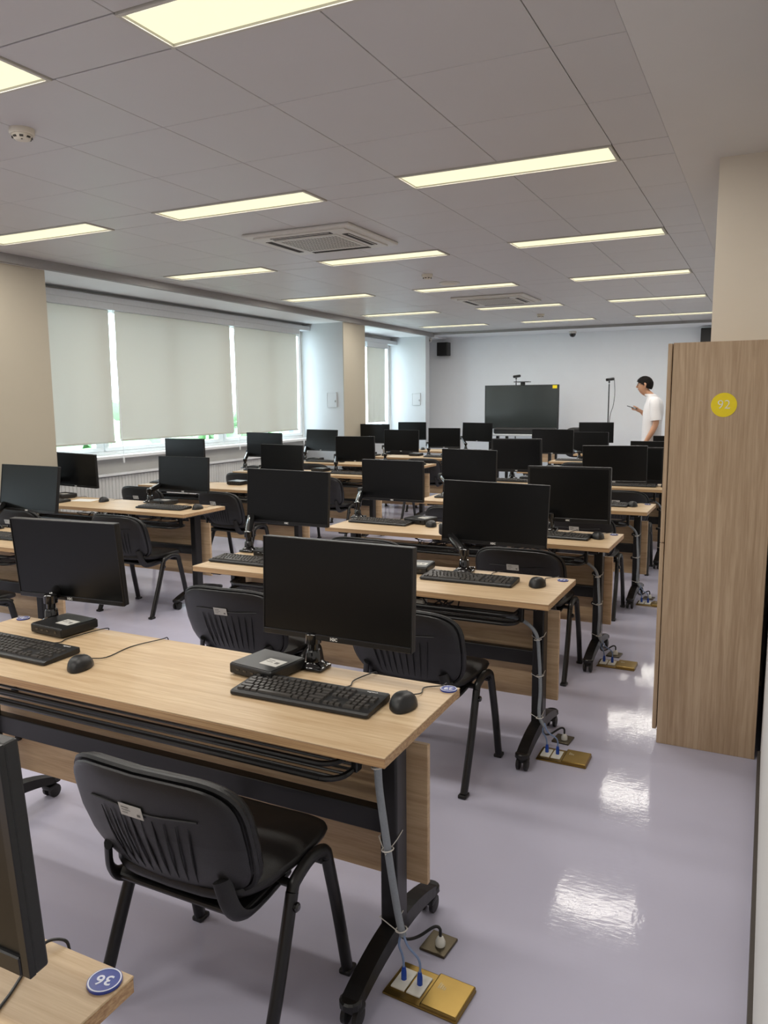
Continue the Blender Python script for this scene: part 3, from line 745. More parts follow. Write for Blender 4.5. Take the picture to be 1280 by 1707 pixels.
# ------------------------------------------------------------------ chairs
def make_chair():
    t = empty('visitor_chair')
    # seat cushion: superelliptic pad
    def pad(hx, hy, thick, ex, fn, nu=36, nv=10):
        def f(u, v):
            a = 2 * PI * u; e = -PI / 2 + PI * v
            ca, sa = math.cos(a), math.sin(a)
            q = lambda c, p: math.copysign(abs(c) ** p, c)
            ce = abs(math.cos(e)) ** 0.35
            return fn(hx * q(ca, ex) * ce, hy * q(sa, ex) * ce, thick * q(math.sin(e), 0.8))
        return G().grid(f, nu, nv)
    def seatf(x, y, z):
        zz = 0.435 + z + 0.020 * (x / .235) ** 2 * 0.5 - 0.018 * max(0, (y - .10) / .12) ** 2 + 0.012 * max(0, (-y - .1) / .12)
        w = 1 - 0.10 * max(0, -y / .22)
        return (x * w, y + 0.01, zz)
    pad(0.238, 0.220, 0.030, 0.42, seatf).build('seat', 'chair_pad', t, True)
    G().box((0, 0.0, 0.400), (0.40, 0.38, 0.016), 0.008).build('seat_pan', 'black_plastic', t)
    # back: pad in front, ribbed plastic shell behind; leaning, wrapped round the sitter
    def backpos(x, v, d):
        # v in -1..1 bottom to top; d = distance towards the rear
        z = 0.605 + 0.170 * v
        taper = 1.0 - 0.10 * max(0, -v) ** 1.5
        y = -0.235 - 0.045 * v + 0.035 * (x / .24) ** 2 + 0.03 * max(0, -v) ** 2 - d
        return (x * taper, y, z)
    def bf(off):
        return lambda x, y, z: backpos(x, y, -z + off)
    pad(0.262, 1.0, 0.027, 0.50, bf(-0.004)).build('back_cushion', 'chair_pad', t, True)
    pad(0.251, 0.96, 0.013, 0.48, bf(0.026)).build('back_shell', 'chair_shell', t, True)
    rim = []
    for k in range(49):
        a = 2 * PI * k / 48; q = lambda c, p: math.copysign(abs(c) ** p, c)
        rim.append(backpos(0.256 * q(math.cos(a), .48), 0.985 * q(math.sin(a), .48), 0.012))
    G().tube(rim, 0.008, 6, False).build('back_piping', 'chair_shell', t, True)
    for k in range(9):
        x = -0.13 + 0.0325 * k
        pts = [backpos(x * (1 - .15 * (1 - j / 5)), -0.72 + 1.0 * j / 5, 0.039) for j in range(6)]
        G().tube(pts, [0.0008, 0.0024, 0.0028, 0.0028, 0.0024, 0.0008], 6).build('shell_rib', 'chair_shell', t, True)
    G().tube([backpos(-0.16 + .04 * j, 0.40 + 0.02 * math.sin(j), 0.040) for j in range(9)], 0.0025, 6).build('shell_groove', 'black_plastic', t, True)
    # asset sticker on the shell
    q = [backpos(x, v, 0.0418) for (x, v) in ((-0.055, 0.28), (0.015, 0.28), (0.015, 0.48), (-0.055, 0.48))]
    q2 = [tuple(Vector(p) + Vector((0, -0.0012, 0))) for p in q]
    st = G().add(q + q2, [[0, 1, 2, 3], [4, 7, 6, 5], [0, 4, 5, 1], [1, 5, 6, 2], [2, 6, 7, 3], [3, 7, 4, 0]]).build('asset_sticker', 'sticker_white', t)
    pr = G()
    for (xa, xb, va, vb) in ((-.048, -.025, .42, .435), (-.048, -.02, .38, .39), (-.048, -.03, .335, .345), (-.002, .008, .32, .36)):
        pr.add([tuple(Vector(backpos(x, v, 0.0418)) + Vector((0, -0.0016, 0))) for (x, v) in ((xa, va), (xb, va), (xb, vb), (xa, vb))], [[0, 1, 2, 3]])
    pr.build('sticker_print', 'sticker_ink', st)
    for s in (-1, 1):
        rear = smooth_path([(s * .262, -.205, 0.012), (s * .258, -.12, .215), (s * .250, -.045, .395)], 4)
        front = smooth_path([(s * .262, .205, 0.012), (s * .258, .162, .22), (s * .250, .125, .395)], 4)
        G().tube(rear, 0, 12, flat=(0.0150, 0.0205), up=(0, 1, 0)).build('leg', 'black_metal', t, True)
        G().tube(front, 0, 12, flat=(0.0150, 0.0205), up=(0, 1, 0)).build('leg', 'black_metal', t, True)
        top = smooth_path([(s * .250, -.045, .395), (s * .249, -.028, .415), (s * .247, .04, .432), (s * .248, .095, .425), (s * .250, .118, .410), (s * .250, .125, .395)], 4)
        G().tube(top, 0, 12, flat=(0.0150, 0.0185), up=(0, 0, 1)).build('side_rail', 'black_metal', t, True)
        br = smooth_path([(s * .19, .02, .390), (s * .195, -.12, .386), (s * .192, -.175, .398), (s * .188, -.208, .44), (s * .176, -.222, .51)], 4)
        G().tube(br, 0, 10, flat=(0.022, 0.010), up=(0, 1, 0)).build('back_bracket', 'black_plastic', t, True)
        G().lathe([(0.012, 0), (0.012, 0.010), (0.007, 0.014)], (s * .262, -.055, .365), 10, Matrix.Rotation(s * PI / 2, 4, 'Y')).build('bolt_cap', 'black_gloss', t)
        for yy in (-.208, .208):
            G().box((s * .262, yy, 0.008), (0.036, 0.046, 0.016), 0.005).build('foot_cap', 'black_plastic', t)
    for yy in (-.03, .10):
        G().tube([(-.25, yy, .405 if yy < 0 else .398), (.25, yy, .405 if yy < 0 else .398)], 0.011, 10).build('cross_tube', 'black_metal', t, True)
    return t
CH = {'R1r': (-1.248, 1.535, 0), 'R2r': (-1.285, 3.015, -2), 'R2l': (-2.150, 3.00, 3), 'R3r': (-1.220, 4.420, 0), 'R3l': (-2.16, 4.36, 0), 'R4r': (-1.20, 5.85, 0), 'R4l': (-2.16, 5.88, 0),
      'L1r': (-4.30, 2.98, 0), 'L2r': (-4.300, 4.480, 0), 'L3l': (-5.52, 6.02, 0), 'L3r': (-4.50, 5.96, -6)}
chairs = ['R1r', 'R2r', 'R2l', 'R3r', 'R3l', 'R4r', 'R4l', 'R5r', 'R5l', 'R6r', 'R6l', 'R7l', 'R8l', 'L1r', 'L2r', 'L2l', 'L3r', 'L3l', 'L4r', 'L4l', 'L5r', 'L5l', 'L6r', 'L6l', 'L7r', 'L7l']
cp = make_chair(); first = True
for k in chairs:
    tx, ty = ROWS[k[:-1]]
    x, y, rz = CH.get(k, (tx - (0.43 if k[-1] == 'r' else 1.42) + random.uniform(-.04, .04), ty - 0.10 + random.uniform(-.04, .04), random.uniform(-5, 5)))
    t = cp if first else copy_tree(cp); first = False
    t.location = (x, y, 0); t.rotation_euler = (0, 0, math.radians(rz))
    tag(t, 'black padded visitor chair, ' + seat_name(k), 'chair', 'black visitor chairs at the desks')

# ------------------------------------------------------------------ cable sleeves, floor boxes, power outlets at the right ends
for i, ty in enumerate(RY[:6]):
    if i == 0: continue
    lx = RX0 - 0.10; ly = ty + TD / 2
    nm = desk_name('R%d' % i)
    # brass floor box
    t = empty('floor_outlet_box', (-0.745, ty + 0.185, 0), math.radians(-4 if i == 1 else 0)); tag(t, 'open brass floor box with data sockets at foot of ' + nm, 'floor outlet', 'brass floor boxes')
    G().box((0, 0, 0.004), (0.222, 0.132, 0.008), 0.003).build('frame', 'brass', t)
    G().box((0.056, 0, 0.012), (0.108, 0.130, 0.012), 0.004).build('lid', 'brass', t)
    for q in (-0.078, -0.030):
        sp = G().box((q, 0.0, 0.0105), (0.042, 0.080, 0.005), 0.0015).build('socket_plate', 'socket_white', t)
    g = G()
    for k in range(4): g.box((0.022 + 0.006 * k, 0.02 - 0.006 * k * .3, 0.0183), (0.0015, 0.022 - 0.004 * k, 0.0008))
    g.build('lid_mark', 'socket_white', t)
    # cable sleeve with ties, two blue data cables
    t = empty('cable_bundle', (lx, ly, 0)); tag(t, 'grey sleeved cable bundle tied to the right leg of ' + nm, 'cable', 'cable bundles down the table legs')
    if i == 1: pts = [(0.025, -0.145, 0.70), (0.018, -0.125, 0.60), (0.024, -0.10, 0.45), (0.032, -0.075, 0.30), (0.040, -0.060, 0.20), (0.052, -0.055, 0.135)]
    else: pts = [(-0.13, -0.10, 0.635), (-0.06, -0.085, 0.62), (0.0, -0.07, 0.56), (0.012, -0.055, 0.45), (0.022, -0.06, 0.30), (0.020, -0.062, 0.18), (0.045, -0.06, 0.125)]
    sp = smooth_path(pts, 7)
    G().tube(sp, 0.0105 if i == 1 else 0.0082, 10).build('sleeve', 'sleeve_grey', t, True)
    for z in ((0.66, 0.40, 0.155) if i == 1 else (0.54, 0.36, 0.17)):
        p = min(sp, key=lambda q: abs(q.z - z))
        loop_ = [(p.x + 0.016 * math.cos(a) * 1.0, p.y + 0.016 * math.sin(a), p.z + 0.003 * math.cos(a)) for a in [2 * PI * q / 12 for q in range(13)]]
        tie = G().tube(loop_, 0.002, 5, False)
        tie.tube([(-0.027, -0.03, z), (-0.028, -0.038, z), (p.x, p.y - 0.014, z - .003), (0.028, -0.038, z + .004), (0.0275, 0.0, z + .012)], 0.0016, 5)
        tie.build('zip_tie', 'zip_tie', t, True)
    e = sp[-1]
    for (bx, by, dx) in ((-0.078, 0.004, -0.03), (-0.030, 0.004, 0.03)):
        tgt = Vector((-0.745 + bx - lx, ty + 0.185 + by - ly, 0.045))
        c = G().tube(bez(e - Vector((0, 0, -0.02)), e + Vector((dx * .6, -0.02, -0.05)), tgt + Vector((dx * .2, 0.01, 0.07)), tgt, 12), 0.0034, 7).build('data_cable', 'blue_cable', t, True)
        G().tube([tgt + Vector((0, 0, 0.004)), tgt + Vector((0, 0, -0.012)), tgt + Vector((0, 0, -0.032))], [0.0055, 0.008, 0.008], 8).build('plug_boot', 'blue_boot', c, True)
    # dark outlet plate with a mains plug and black lead
    t = empty('power_outlet', (-0.793, ty + 0.37, 0), math.radians(-5)); tag(t, 'small dark square floor outlet with plug beside ' + nm, 'floor outlet', 'dark square floor outlets')
    G().box((0, 0, 0.004), (0.082, 0.092, 0.008), 0.002).build('plate', 'bronze', t)
    G().lathe([(0.015, 0.008), (0.015, 0.020), (0.010, 0.032), (0.006, 0.036)], (0.008, -0.005, 0), 12).build('plug', 'socket_white', t, True)
    G().tube(smooth_path([(0.008, -0.005, 0.034), (0.005, -0.003, 0.058), (-0.012, -0.008, 0.060), (-0.045, -0.04, 0.038), (-0.062, -0.075, 0.045), (-0.058, -0.12, 0.085), (-0.05, -0.155, 0.13)], 5), 0.0045, 8).build('lead', 'black_plastic', t, True)

# power strips and loose leads in the racks
def rack_cables(k, x0, x1, seed):
    rnd = random.Random(seed); tx, ty = ROWS[k]
    t = empty('power_strip', ((x0 + x1) / 2, ty + 0.15, 0.629)); tag(t, 'power strip with tangled leads in the rack under ' + desk_name(k), 'power strip', 'power strips in the desk racks')
    G().box((0, 0.02, 0.020), (0.34, 0.055, 0.036), 0.006).build('strip_body', 'socket_white' if seed % 2 else 'black_plastic', t)
    for j in range(4): G().box((-0.12 + .08 * j, 0.02, 0.052), (0.042, 0.036, 0.034), 0.006).build('adapter', 'black_plastic', t)
    g = G(); w = (x1 - x0) / 2
    for j in range(14):
        x = rnd.uniform(-w, w); pts = []
        for q in range(5):
            pts.append((x, rnd.uniform(-.06, .07), rnd.uniform(.008, .075))); x += rnd.uniform(-.16, .16); x = max(-w, min(w, x))
        g.tube(smooth_path(pts, 4), 0.0032, 5)
    tag(g.build('tangled_leads', 'black_plastic', t, True), kind='stuff')
for i, k in enumerate(['R2', 'R3', 'R4', 'R5', 'L1', 'L2', 'L3', 'L4', 'L5']):
    tx, ty = ROWS[k]; rack_cables(k, tx - 1.25, tx - 0.35, i * 3 + 1)
# sheets of paper on the window-side desks
for (x, y, rz, lab) in ((-5.33, 4.90, 12, 'sheet of paper beside the mouse on the second window-side desk'),):
    t = G().box((0, 0, 0.0006), (0.21, 0.148, 0.0012)).build('paper_sheet', 'paper'); t.location = (x, y, TH); t.rotation_euler = (0, 0, math.radians(rz)); tag(t, lab, 'paper')

# ------------------------------------------------------------------ cabinet
t = empty('storage_cabinet', (-0.186, 4.30, 0)); tag(t, 'tall wooden storage cabinet against the right wall with a yellow number disc', 'cabinet')
cy = 4.30
G().span((-0.208, 3.66 - cy, 0.0), (0.208, 3.678 - cy, 1.835), 0.0015, 1).build('side_panel', 'cabinet_wood', t)
G().span((-0.208, 4.622 - cy, 0.0), (0.208, 4.64 - cy, 1.835), 0.0015, 1).build('side_panel', 'cabinet_wood', t)
G().span((-0.206, 3.679 - cy, 1.815), (0.208, 4.621 - cy, 1.833), 0.001, 1).build('top_panel', 'cabinet_wood', t)
G().span((0.200, 3.679 - cy, 0.02), (0.208, 4.621 - cy, 1.814)).build('back_panel', 'cabinet_wood', t)
G().span((-0.19, 3.679 - cy, 0.0), (0.198, 4.621 - cy, 0.06)).build('plinth', 'skirting', t)
dm_up = None
for r_, (z0, z1) in enumerate(((0.065, 0.948), (0.952, 1.833))):
    for q in range(3):
        a = 3.664 + 0.3247 * q - cy
        dr = G().span((-0.230, a, z0), (-0.212, a + 0.3215, z1), 0.0015, 1).build('door', 'cabinet_wood', t)
        zc = z1 - .12 if r_ == 0 else z0 + .12
        G().span((-0.246, a + 0.27, zc - .06), (-0.230, a + 0.282, zc + .06), 0.003).build('handle', 'silver', dr)
t2 = empty('number_sticker', (-0.180, 3.6595, 1.567)); tag(t2, 'yellow disc numbered 92 on the end of the wooden cabinet', 'sticker')
RXm = Matrix.Rotation(PI / 2, 4, 'X')
G().lathe([(0.0515, 0), (0.0515, 0.0012)], (0, 0, 0), 40, RXm).build('disc', 'yellow_disc', t2)
put('number', text_mesh('92', 0.054, 'white_print', 0.0003, -0.0006), t2, Matrix.Translation((0, -0.0016, 0)) @ RXm)

# ------------------------------------------------------------------ ceiling fixtures
def cassette(x, y, label):
    t = empty('air_conditioner', (x, y, H)); tag(t, label, 'air conditioner', 'ceiling cassette air conditioners')
    w, d = 0.93, 0.84
    g = G().box((0, 0, -0.012), (w, d, 0.026), 0.012); g.box((0, 0, -0.030), (w * .86, d * .86, 0.014), 0.006)
    g.build('panel', 'ac_white', t)
    for s in (-1, 1):
        G().box((0, s * d * .365, -0.0375), (w * .56, 0.056, 0.004), 0.001).build('slot_shade', 'ac_shade', t)
        G().box((s * w * .365, 0, -0.0375), (0.056, d * .56, 0.004), 0.001).build('slot_shade', 'ac_shade', t)  # dark strips painted as the shade inside the air slots
        G().box((0, s * d * .365 + s * .018, -0.0405), (w * .54, 0.006, 0.003), 0.0010, (s * 0.35, 0, 0)).build('louvre', 'ac_white', t)
        G().box((s * w * .365 + s * .018, 0, -0.0405), (0.006, d * .54, 0.003), 0.0010, (0, -s * 0.35, 0)).build('louvre', 'ac_white', t)
    G().box((0, 0, -0.0375), (w * .54, d * .54, 0.004)).build('grille_shade', 'ac_shade', t)  # solid dark plate, painted as the shade behind the slats
    gr = G()
    for sx in (-1, 1): gr.box((sx * w * .28, 0, -0.040), (0.03, d * .6, 0.006), 0.002)
    for sy in (-1, 1): gr.box((0, sy * d * .28, -0.040), (w * .56 - .032, 0.03, 0.006), 0.002)
    gr.build('grille_frame', 'ac_white', t)
    sl = G().box((0, 0, 0), (0.012, d * .54, 0.003), 0.0005, seg=1).mesh('grille_slat', 'ac_white')
    for k in range(20): put('grille_slat', sl, t, Matrix.Translation((-w * .265 + w * .53 * k / 19, 0, -0.0415)))
    s2 = G().box((0, 0, 0), (w * .54, 0.004, 0.002)).mesh('grille_bar', 'ac_white')
    for k in range(9): put('grille_bar', s2, t, Matrix.Translation((0, -d * .25 + d * .5 * k / 8, -0.0405)))
cassette(-3.22, 5.47, 'white ceiling cassette air conditioner nearer the camera')
cassette(-3.19, 9.735, 'white ceiling cassette air conditioner farther away, near the front wall')
def detector(x, y, label, r_=0.056):
    t = empty('smoke_detector', (x, y, H)); tag(t, label, 'smoke detector', 'smoke detectors on the ceiling')
    k = r_ / 0.075
    G().lathe([(0.075 * k, 0), (0.075 * k, -0.028 * k), (0.070 * k, -0.034 * k)], (0, 0, 0), 28).build('base', 'detector', t, True)
    G().lathe([(0.060 * k, -0.034 * k), (0.058 * k, -0.046 * k), (0.045 * k, -0.062 * k), (0.03 * k, -0.066 * k)], (0, 0, 0), 24).build('sensor_head', 'detector', t, True)
    for q in range(8):
        a = 2 * PI * q / 8
        G().box((0.0535 * k * math.cos(a), 0.0535 * k * math.sin(a), -0.051 * k), (0.014 * k, 0.022 * k, 0.010 * k), 0.001, (0, 0, a)).build('vent', 'detector_dark', t)
    G().lathe([(0.004, -0.066 * k), (0.004, -0.069 * k)], (0.02, -0.02, 0), 8).build('indicator', 'detector_dark', t)
detector(-3.174, 2.686, 'round smoke detector on ceiling at the far left edge of the photo')
detector(-3.193, 7.505, 'small round smoke detector on ceiling between the two air conditioners')
detector(-3.181, 11.824, 'farthest small round smoke detector on ceiling near the front wall')
t = empty('ceiling_speaker', (-3.208, 8.154, H)); tag(t, 'flat round ceiling speaker just beyond the middle smoke detector', 'speaker')
G().lathe([(0.112, 0), (0.112, -0.008), (0.10, -0.015)], (0, 0, 0), 32).build('rim', 'ac_white', t, True)
G().lathe([(0.09, -0.0152), (0.082, -0.02), (0.04, -0.022)], (0, 0, 0), 28).build('grille', 'detector', t, True)

# wall speakers and cameras at the front
def wall_speaker(x, z, label):
    t = empty('wall_speaker', (x, Y1 - 0.02, z)); tag(t, label, 'speaker', 'black speakers on the front wall')
    G().box((0, -0.15, 0.125), (0.235, 0.17, 0.265), 0.012).build('cabinet', 'black_plastic', t)
    G().box((0, -0.238, 0.125), (0.21, 0.010, 0.24), 0.006).build('grille', 'chair_pad', t)
    G().tube([(0, 0.015, 0.08), (0, -0.04, 0.06), (0, -0.08, 0.08)], 0.014, 8).build('bracket', 'black_metal', t, True)
wall_speaker(-5.92, 2.455, 'black wall speaker at the left end of the front wall')
wall_speaker(-1.03, 2.51, 'black wall speaker at right end of front wall, half behind the pillar')
t = empty('dome_camera', (-3.33, 14.62, ZFS)); tag(t, 'black dome security camera with white base above the front wall', 'camera')
G().lathe([(0.067, 0), (0.067, -0.037), (0.063, -0.041)], (0, 0, 0), 24).build('base', 'ac_white', t, True)
G().lathe([(0.058, -0.041), (0.056, -0.067), (0.041, -0.093), (0.015, -0.105)], (0, 0, 0), 24).build('dome', 'black_gloss', t, True)
t = empty('bullet_camera', (-6.04, 14.32, ZS)); tag(t, 'white bullet security camera in the far left ceiling corner', 'camera')
G().lathe([(0.05, 0), (0.05, -0.025)], (0, 0, 0), 16).build('mount', 'ac_white', t, True)
G().tube([(0.0, 0.04, -0.04), (0.04, -0.15, -0.062)], 0.038, 14).build('body', 'ac_white', t, True)
G().tube([(0.039, -0.145, -0.0615), (0.042, -0.160, -0.063)], 0.030, 14).build('lens', 'black_gloss', t, True)

# ------------------------------------------------------------------ front of the room: display, desk, webcams, office chair
t = empty('large_display', (-4.070, 13.90, 0)); tag(t, 'large dark flat screen on a wheeled stand before the front wall', 'television')
TW, THt, TZ = 1.370, 0.790, 1.442
G().box((0, 0.035, TZ), (TW, 0.05, THt), 0.008).build('housing', 'black_plastic', t)
G().box((0, 0.006, TZ + .004), (TW - .024, 0.008, THt - .03)).build('screen', 'tv_screen', t)
g = G()
for sx in (-1, 1): g.box((sx * (TW / 2 - .006), 0.004, TZ), (0.012, 0.014, THt), 0.002)
g.box((0, 0.004, TZ + THt / 2 - .006), (TW - .024, 0.014, 0.012), 0.002).box((0, 0.004, TZ - THt / 2 + .010), (TW - .024, 0.014, 0.020), 0.002); g.build('bezel', 'bezel', t)
G().box((TW / 2 - .07, -0.004, TZ + THt / 2 - .04), (0.08, 0.003, 0.055)).build('energy_label', 'yellow_disc', t)
for sx in (-1, 1):
    G().span((sx * .28 - .025, 0.065, 0.09), (sx * .28 + .025, 0.11, 1.72), 0.004).build('stand_post', 'black_metal', t)
    G().span((sx * .28 - .025, -0.25, 0.06), (sx * .28 + .025, 0.40, 0.10), 0.004).build('stand_foot', 'black_metal', t)
    for e in (-.22, .36): G().lathe([(0.028, -.012), (0.03, 0), (0.028, .012)], (sx * .28, e, 0.03), 12, Matrix.Rotation(PI / 2, 4, 'Y')).build('caster', 'caster_rubber', t)
G().span((-.31, 0.06, 0.70), (.31, 0.12, 0.76), 0.004).build('stand_crossbar', 'black_metal', t)
G().span((-.04, 0.09, 1.60), (.04, 0.12, 1.885), 0.003).box((0.0, 0.07, 1.893), (0.28, 0.16, 0.014), 0.004).build('camera_shelf', 'black_metal', t)
def webcam(x, y, z0, z1, label, cable):
    t = empty('webcam_stand', (x, y, 0)); tag(t, label, 'webcam', 'webcams on poles at the front')
    G().tube([(0, 0, z0), (0, 0, z1 - .06)], 0.010, 8).tube([(0, 0, z1 - .08), (0, 0, z1)], 0.006, 8).build('pole', 'black_metal', t, True)
    for a in (0.3, 2.4, 4.5): G().tube([(0, 0, 0.50), (0.24 * math.cos(a), 0.24 * math.sin(a), 0.012)], 0.009, 8).build('leg', 'black_metal', t, True)
    G().lathe([(0.016, 0), (0.018, .010), (0.016, .020)], (0, 0, z1 - .03), 10).build('ball_head', 'black_plastic', t, True)
    G().box((0.015, -0.01, z1 + .024), (0.145, 0.045, 0.048), 0.014, (0, -0.12, 0)).build('camera_body', 'black_plastic', t, True)
    G().lathe([(0.018, 0), (0.016, .010)], (-0.03, -0.030, z1 + .02), 12, Matrix.Rotation(PI / 2, 4, 'X')).build('lens', 'black_gloss', t, True)
    if cable: G().tube(smooth_path([(0.085, 0.0, z1 + .015), (0.10, 0, z1 - .2), (0.08, 0, z1 - .42), (0.025, 0, z1 - .7), (0.03, 0.04, 0.3)], 6), 0.005, 6).build('cord', 'black_plastic', t, True)
webcam(-2.516, 13.90, 0.3, 1.885, 'black webcam on a tall pole right of the large display', True)
webcam(-4.330, 14.45, 0.3, 1.985, 'small webcam on a pole peeking above the large display', False)
t = empty('presenter_desk', (-3.80, 13.15, 0)); tag(t, 'grey-topped presenter desk with black legs before the large display', 'table')
PZ = 0.988
G().box((0, 0, PZ - .0125), (1.26, 0.50, 0.025), 0.003).build('desk_top', 'pelmet', t)
for sx in (-1, 1):
    for sy in (-1, 1): G().span((sx * .52 - .025, sy * .2 - .025, 0), (sx * .52 + .025, sy * .2 + .025, PZ - .025), 0.003).build('leg', 'black_metal', t)
G().box((0.20, 0.18, 0.70), (0.62, 0.018, 0.40), 0.002).build('modesty_panel', 'oak_panel', t)
t = empty('sound_bar', (-3.78, 13.17, PZ)); tag(t, 'long low black console lying on the presenter desk', 'console')
G().box((0, 0, 0.056), (1.10, 0.14, 0.112), 0.03).build('body', 'black_plastic', t); G().box((0.45, -0.072, 0.045), (0.07, 0.004, 0.030)).build('badge', 'white_print', t)
t = empty('antenna', (-3.20, 13.10, PZ)); tag(t, 'thin black upright antenna on the right end of presenter desk', 'antenna')
G().lathe([(0.025, 0), (0.025, 0.016), (0.010, 0.024)], (0, 0, 0), 12).build('base', 'black_plastic', t, True); G().tube([(0, 0, .015), (0, 0, .34)], 0.011, 8).build('rod', 'black_plastic', t, True)
t = empty('office_chair', (-2.86, 13.36, 0), 0.2); tag(t, 'black office swivel chair with rounded back beside the presenter desk', 'chair')
def ocb(u, v):
    a = 2 * PI * u; e = -PI / 2 + PI * v; q = lambda c, p: math.copysign(abs(c) ** p, c); ce = abs(math.cos(e)) ** .35
    x = .27 * q(math.cos(a), .5) * ce; z = .30 * q(math.sin(a), .5) * ce
    return (x, -0.22 - .05 * z / .3 + .25 * x * x + .03 * math.sin(e), .86 + z * 0.85)
G().grid(ocb, 32, 10).build('backrest', 'chair_pad', t, True)
G().box((0, 0, .47), (.50, .48, .08), .03).build('seat', 'chair_pad', t, True)
G().tube([(0, 0, .12), (0, 0, .44)], 0.03, 12).build('column', 'black_metal', t, True)
G().tube([(0, -.15, .43), (0, -.26, .5), (0, -.27, .75)], 0.02, 8).build('back_support', 'black_metal', t, True)
for q in range(5):
    a = 2 * PI * q / 5
    G().tube([(0, 0, .12), (.30 * math.cos(a), .30 * math.sin(a), .075)], [.028, .016], 8).build('base_arm', 'black_metal', t, True)
    G().lathe([(.024, -.012), (.027, 0), (.024, .012)], (.30 * math.cos(a), .30 * math.sin(a), .027), 12, Matrix.Rotation(PI / 2, 4, 'Y')).build('caster', 'caster_rubber', t, True)
# ------------------------------------------------------------------ the person
PK = 1.075                                             # overall size
def P3(f, l, z):
    z = z * 1.034 if z < 1.475 else (1.525 + (z - 1.475) * 0.2857 if z < 1.545 else z)
    f = f + 0.075 * min(1.0, max(0.0, (z - 1.46) / 0.10))
    return Vector((-f * PK, -l * PK, z * PK))      # forward is -X, the left hand is towards the camera
def skinned(name, verts, edges, radii, mat, parent, root=0, sub=2):
    me = bpy.data.meshes.new(name); me.from_pydata([tuple(P3(*v)) for v in verts], edges, []); me.materials.append(MATS[mat])
    o = put(name, me, parent)
    md = o.modifiers.new('skin', 'SKIN'); md.use_smooth_shade = True; md.branch_smoothing = 0.6
    lay = me.skin_vertices[0].data if len(me.skin_vertices) else None
    if lay is None:
        bpy.context.view_layer.objects.active = o
        bm = bmesh.new(); bm.from_mesh(me); bm.verts.layers.skin.verify(); bm.to_mesh(me); bm.free(); lay = me.skin_vertices[0].data
    for i, r_ in enumerate(radii):
        lay[i].radius = (r_[0] * PK, r_[1] * PK) if isinstance(r_, tuple) else (r_ * PK, r_ * PK)
        lay[i].use_root = (i == root)
    s_ = o.modifiers.new('sub', 'SUBSURF'); s_.levels = sub; s_.render_levels = sub
    return o
def loft(rings, seg=28):
    """rings of (f, l, z, half depth, half width)"""
    vs = []; fs = []
    for (f, l, z, a, b_) in rings:
        for k in range(seg):
            q = 2 * PI * k / seg; vs.append(P3(f + a * math.cos(q), l + b_ * math.sin(q), z))
    for i in range(len(rings) - 1):
        for k in range(seg):
            k2 = (k + 1) % seg; fs.append([i * seg + k, i * seg + k2, (i + 1) * seg + k2, (i + 1) * seg + k])
    return G().add(vs, fs)
pt = empty('person', (-1.475, 11.46, 0), math.radians(8))
tag(pt, 'person in a white short-sleeved shirt looking down at a phone beyond the desks', 'person')
V = []; E_ = []; Rd = []
def bv(p, r_, to=None):
    V.append(p); Rd.append(r_); i = len(V) - 1
    if to is not None: E_.append((to, i))
    return i
pel = bv((0, 0, .94), .105); b1 = bv((0, 0, 1.08), .10, pel); b2 = bv((-.01, 0, 1.25), .11, b1); b3 = bv((-.02, 0, 1.38), .085, b2)
n0 = bv((-.015, 0, 1.455), .058, b3); n1 = bv((.012, 0, 1.525), .052, n0)
j0 = bv((.046, 0, 1.580), .068, n1); j1 = bv((.046, 0, 1.632), .086, j0); j2 = bv((.034, 0, 1.690), .084, j1); j3 = bv((.026, 0, 1.730), .050, j2)
# hanging left arm
s0 = bv((-.02, .10, 1.385), .06, b3); s1 = bv((-.025, .185, 1.375), .052, s0); e1 = bv((-.05, .225, 1.12), .041, s1); e2 = bv((-.005, .235, 1.02), .038, e1); w1 = bv((.075, .235, .885), .027, e2); p1 = bv((.090, .233, .835), .030, w1)
for i, (df, dl, ln) in enumerate(((.022, -.004, .070), (.010, .002, .082), (-.004, .004, .078), (-.018, .002, .062))):
    k0 = bv((.094 + df * .8, .233 + dl, .800), .0095, p1); k1 = bv((.096 + df, .230 + dl, .800 - ln * .5), .0088, k0); bv((.088 + df, .222 + dl, .800 - ln), .0075, k1)
th = bv((.112, .215, .845), .0115, p1); th2 = bv((.122, .205, .815), .010, th); bv((.120, .200, .790), .008, th2)
# bent right arm holding the phone
r0 = bv((-.02, -.10, 1.385), .06, b3); r1 = bv((-.025, -.185, 1.375), .052, r0); q1 = bv((.005, -.225, 1.13), .041, r1); q2 = bv((.045, -.20, 1.17), .037, q1); w2 = bv((.135, -.150, 1.262), .027, q2); p2 = bv((.175, -.135, 1.285), .029, w2)
for i, (dl, ln) in enumerate(((.030, .060), (.012, .066), (-.006, .062), (-.024, .050))):
    k0 = bv((.210, -.135 + dl, 1.282), .0092, p2); k1 = bv((.210 + ln * .55, -.135 + dl, 1.286), .0085, k0); bv((.210 + ln * .75, -.128 + dl, 1.310), .0075, k1)
tb = bv((.188, -.100, 1.305), .0115, p2); tb2 = bv((.215, -.092, 1.322), .010, tb); bv((.242, -.100, 1.330), .008, tb2)
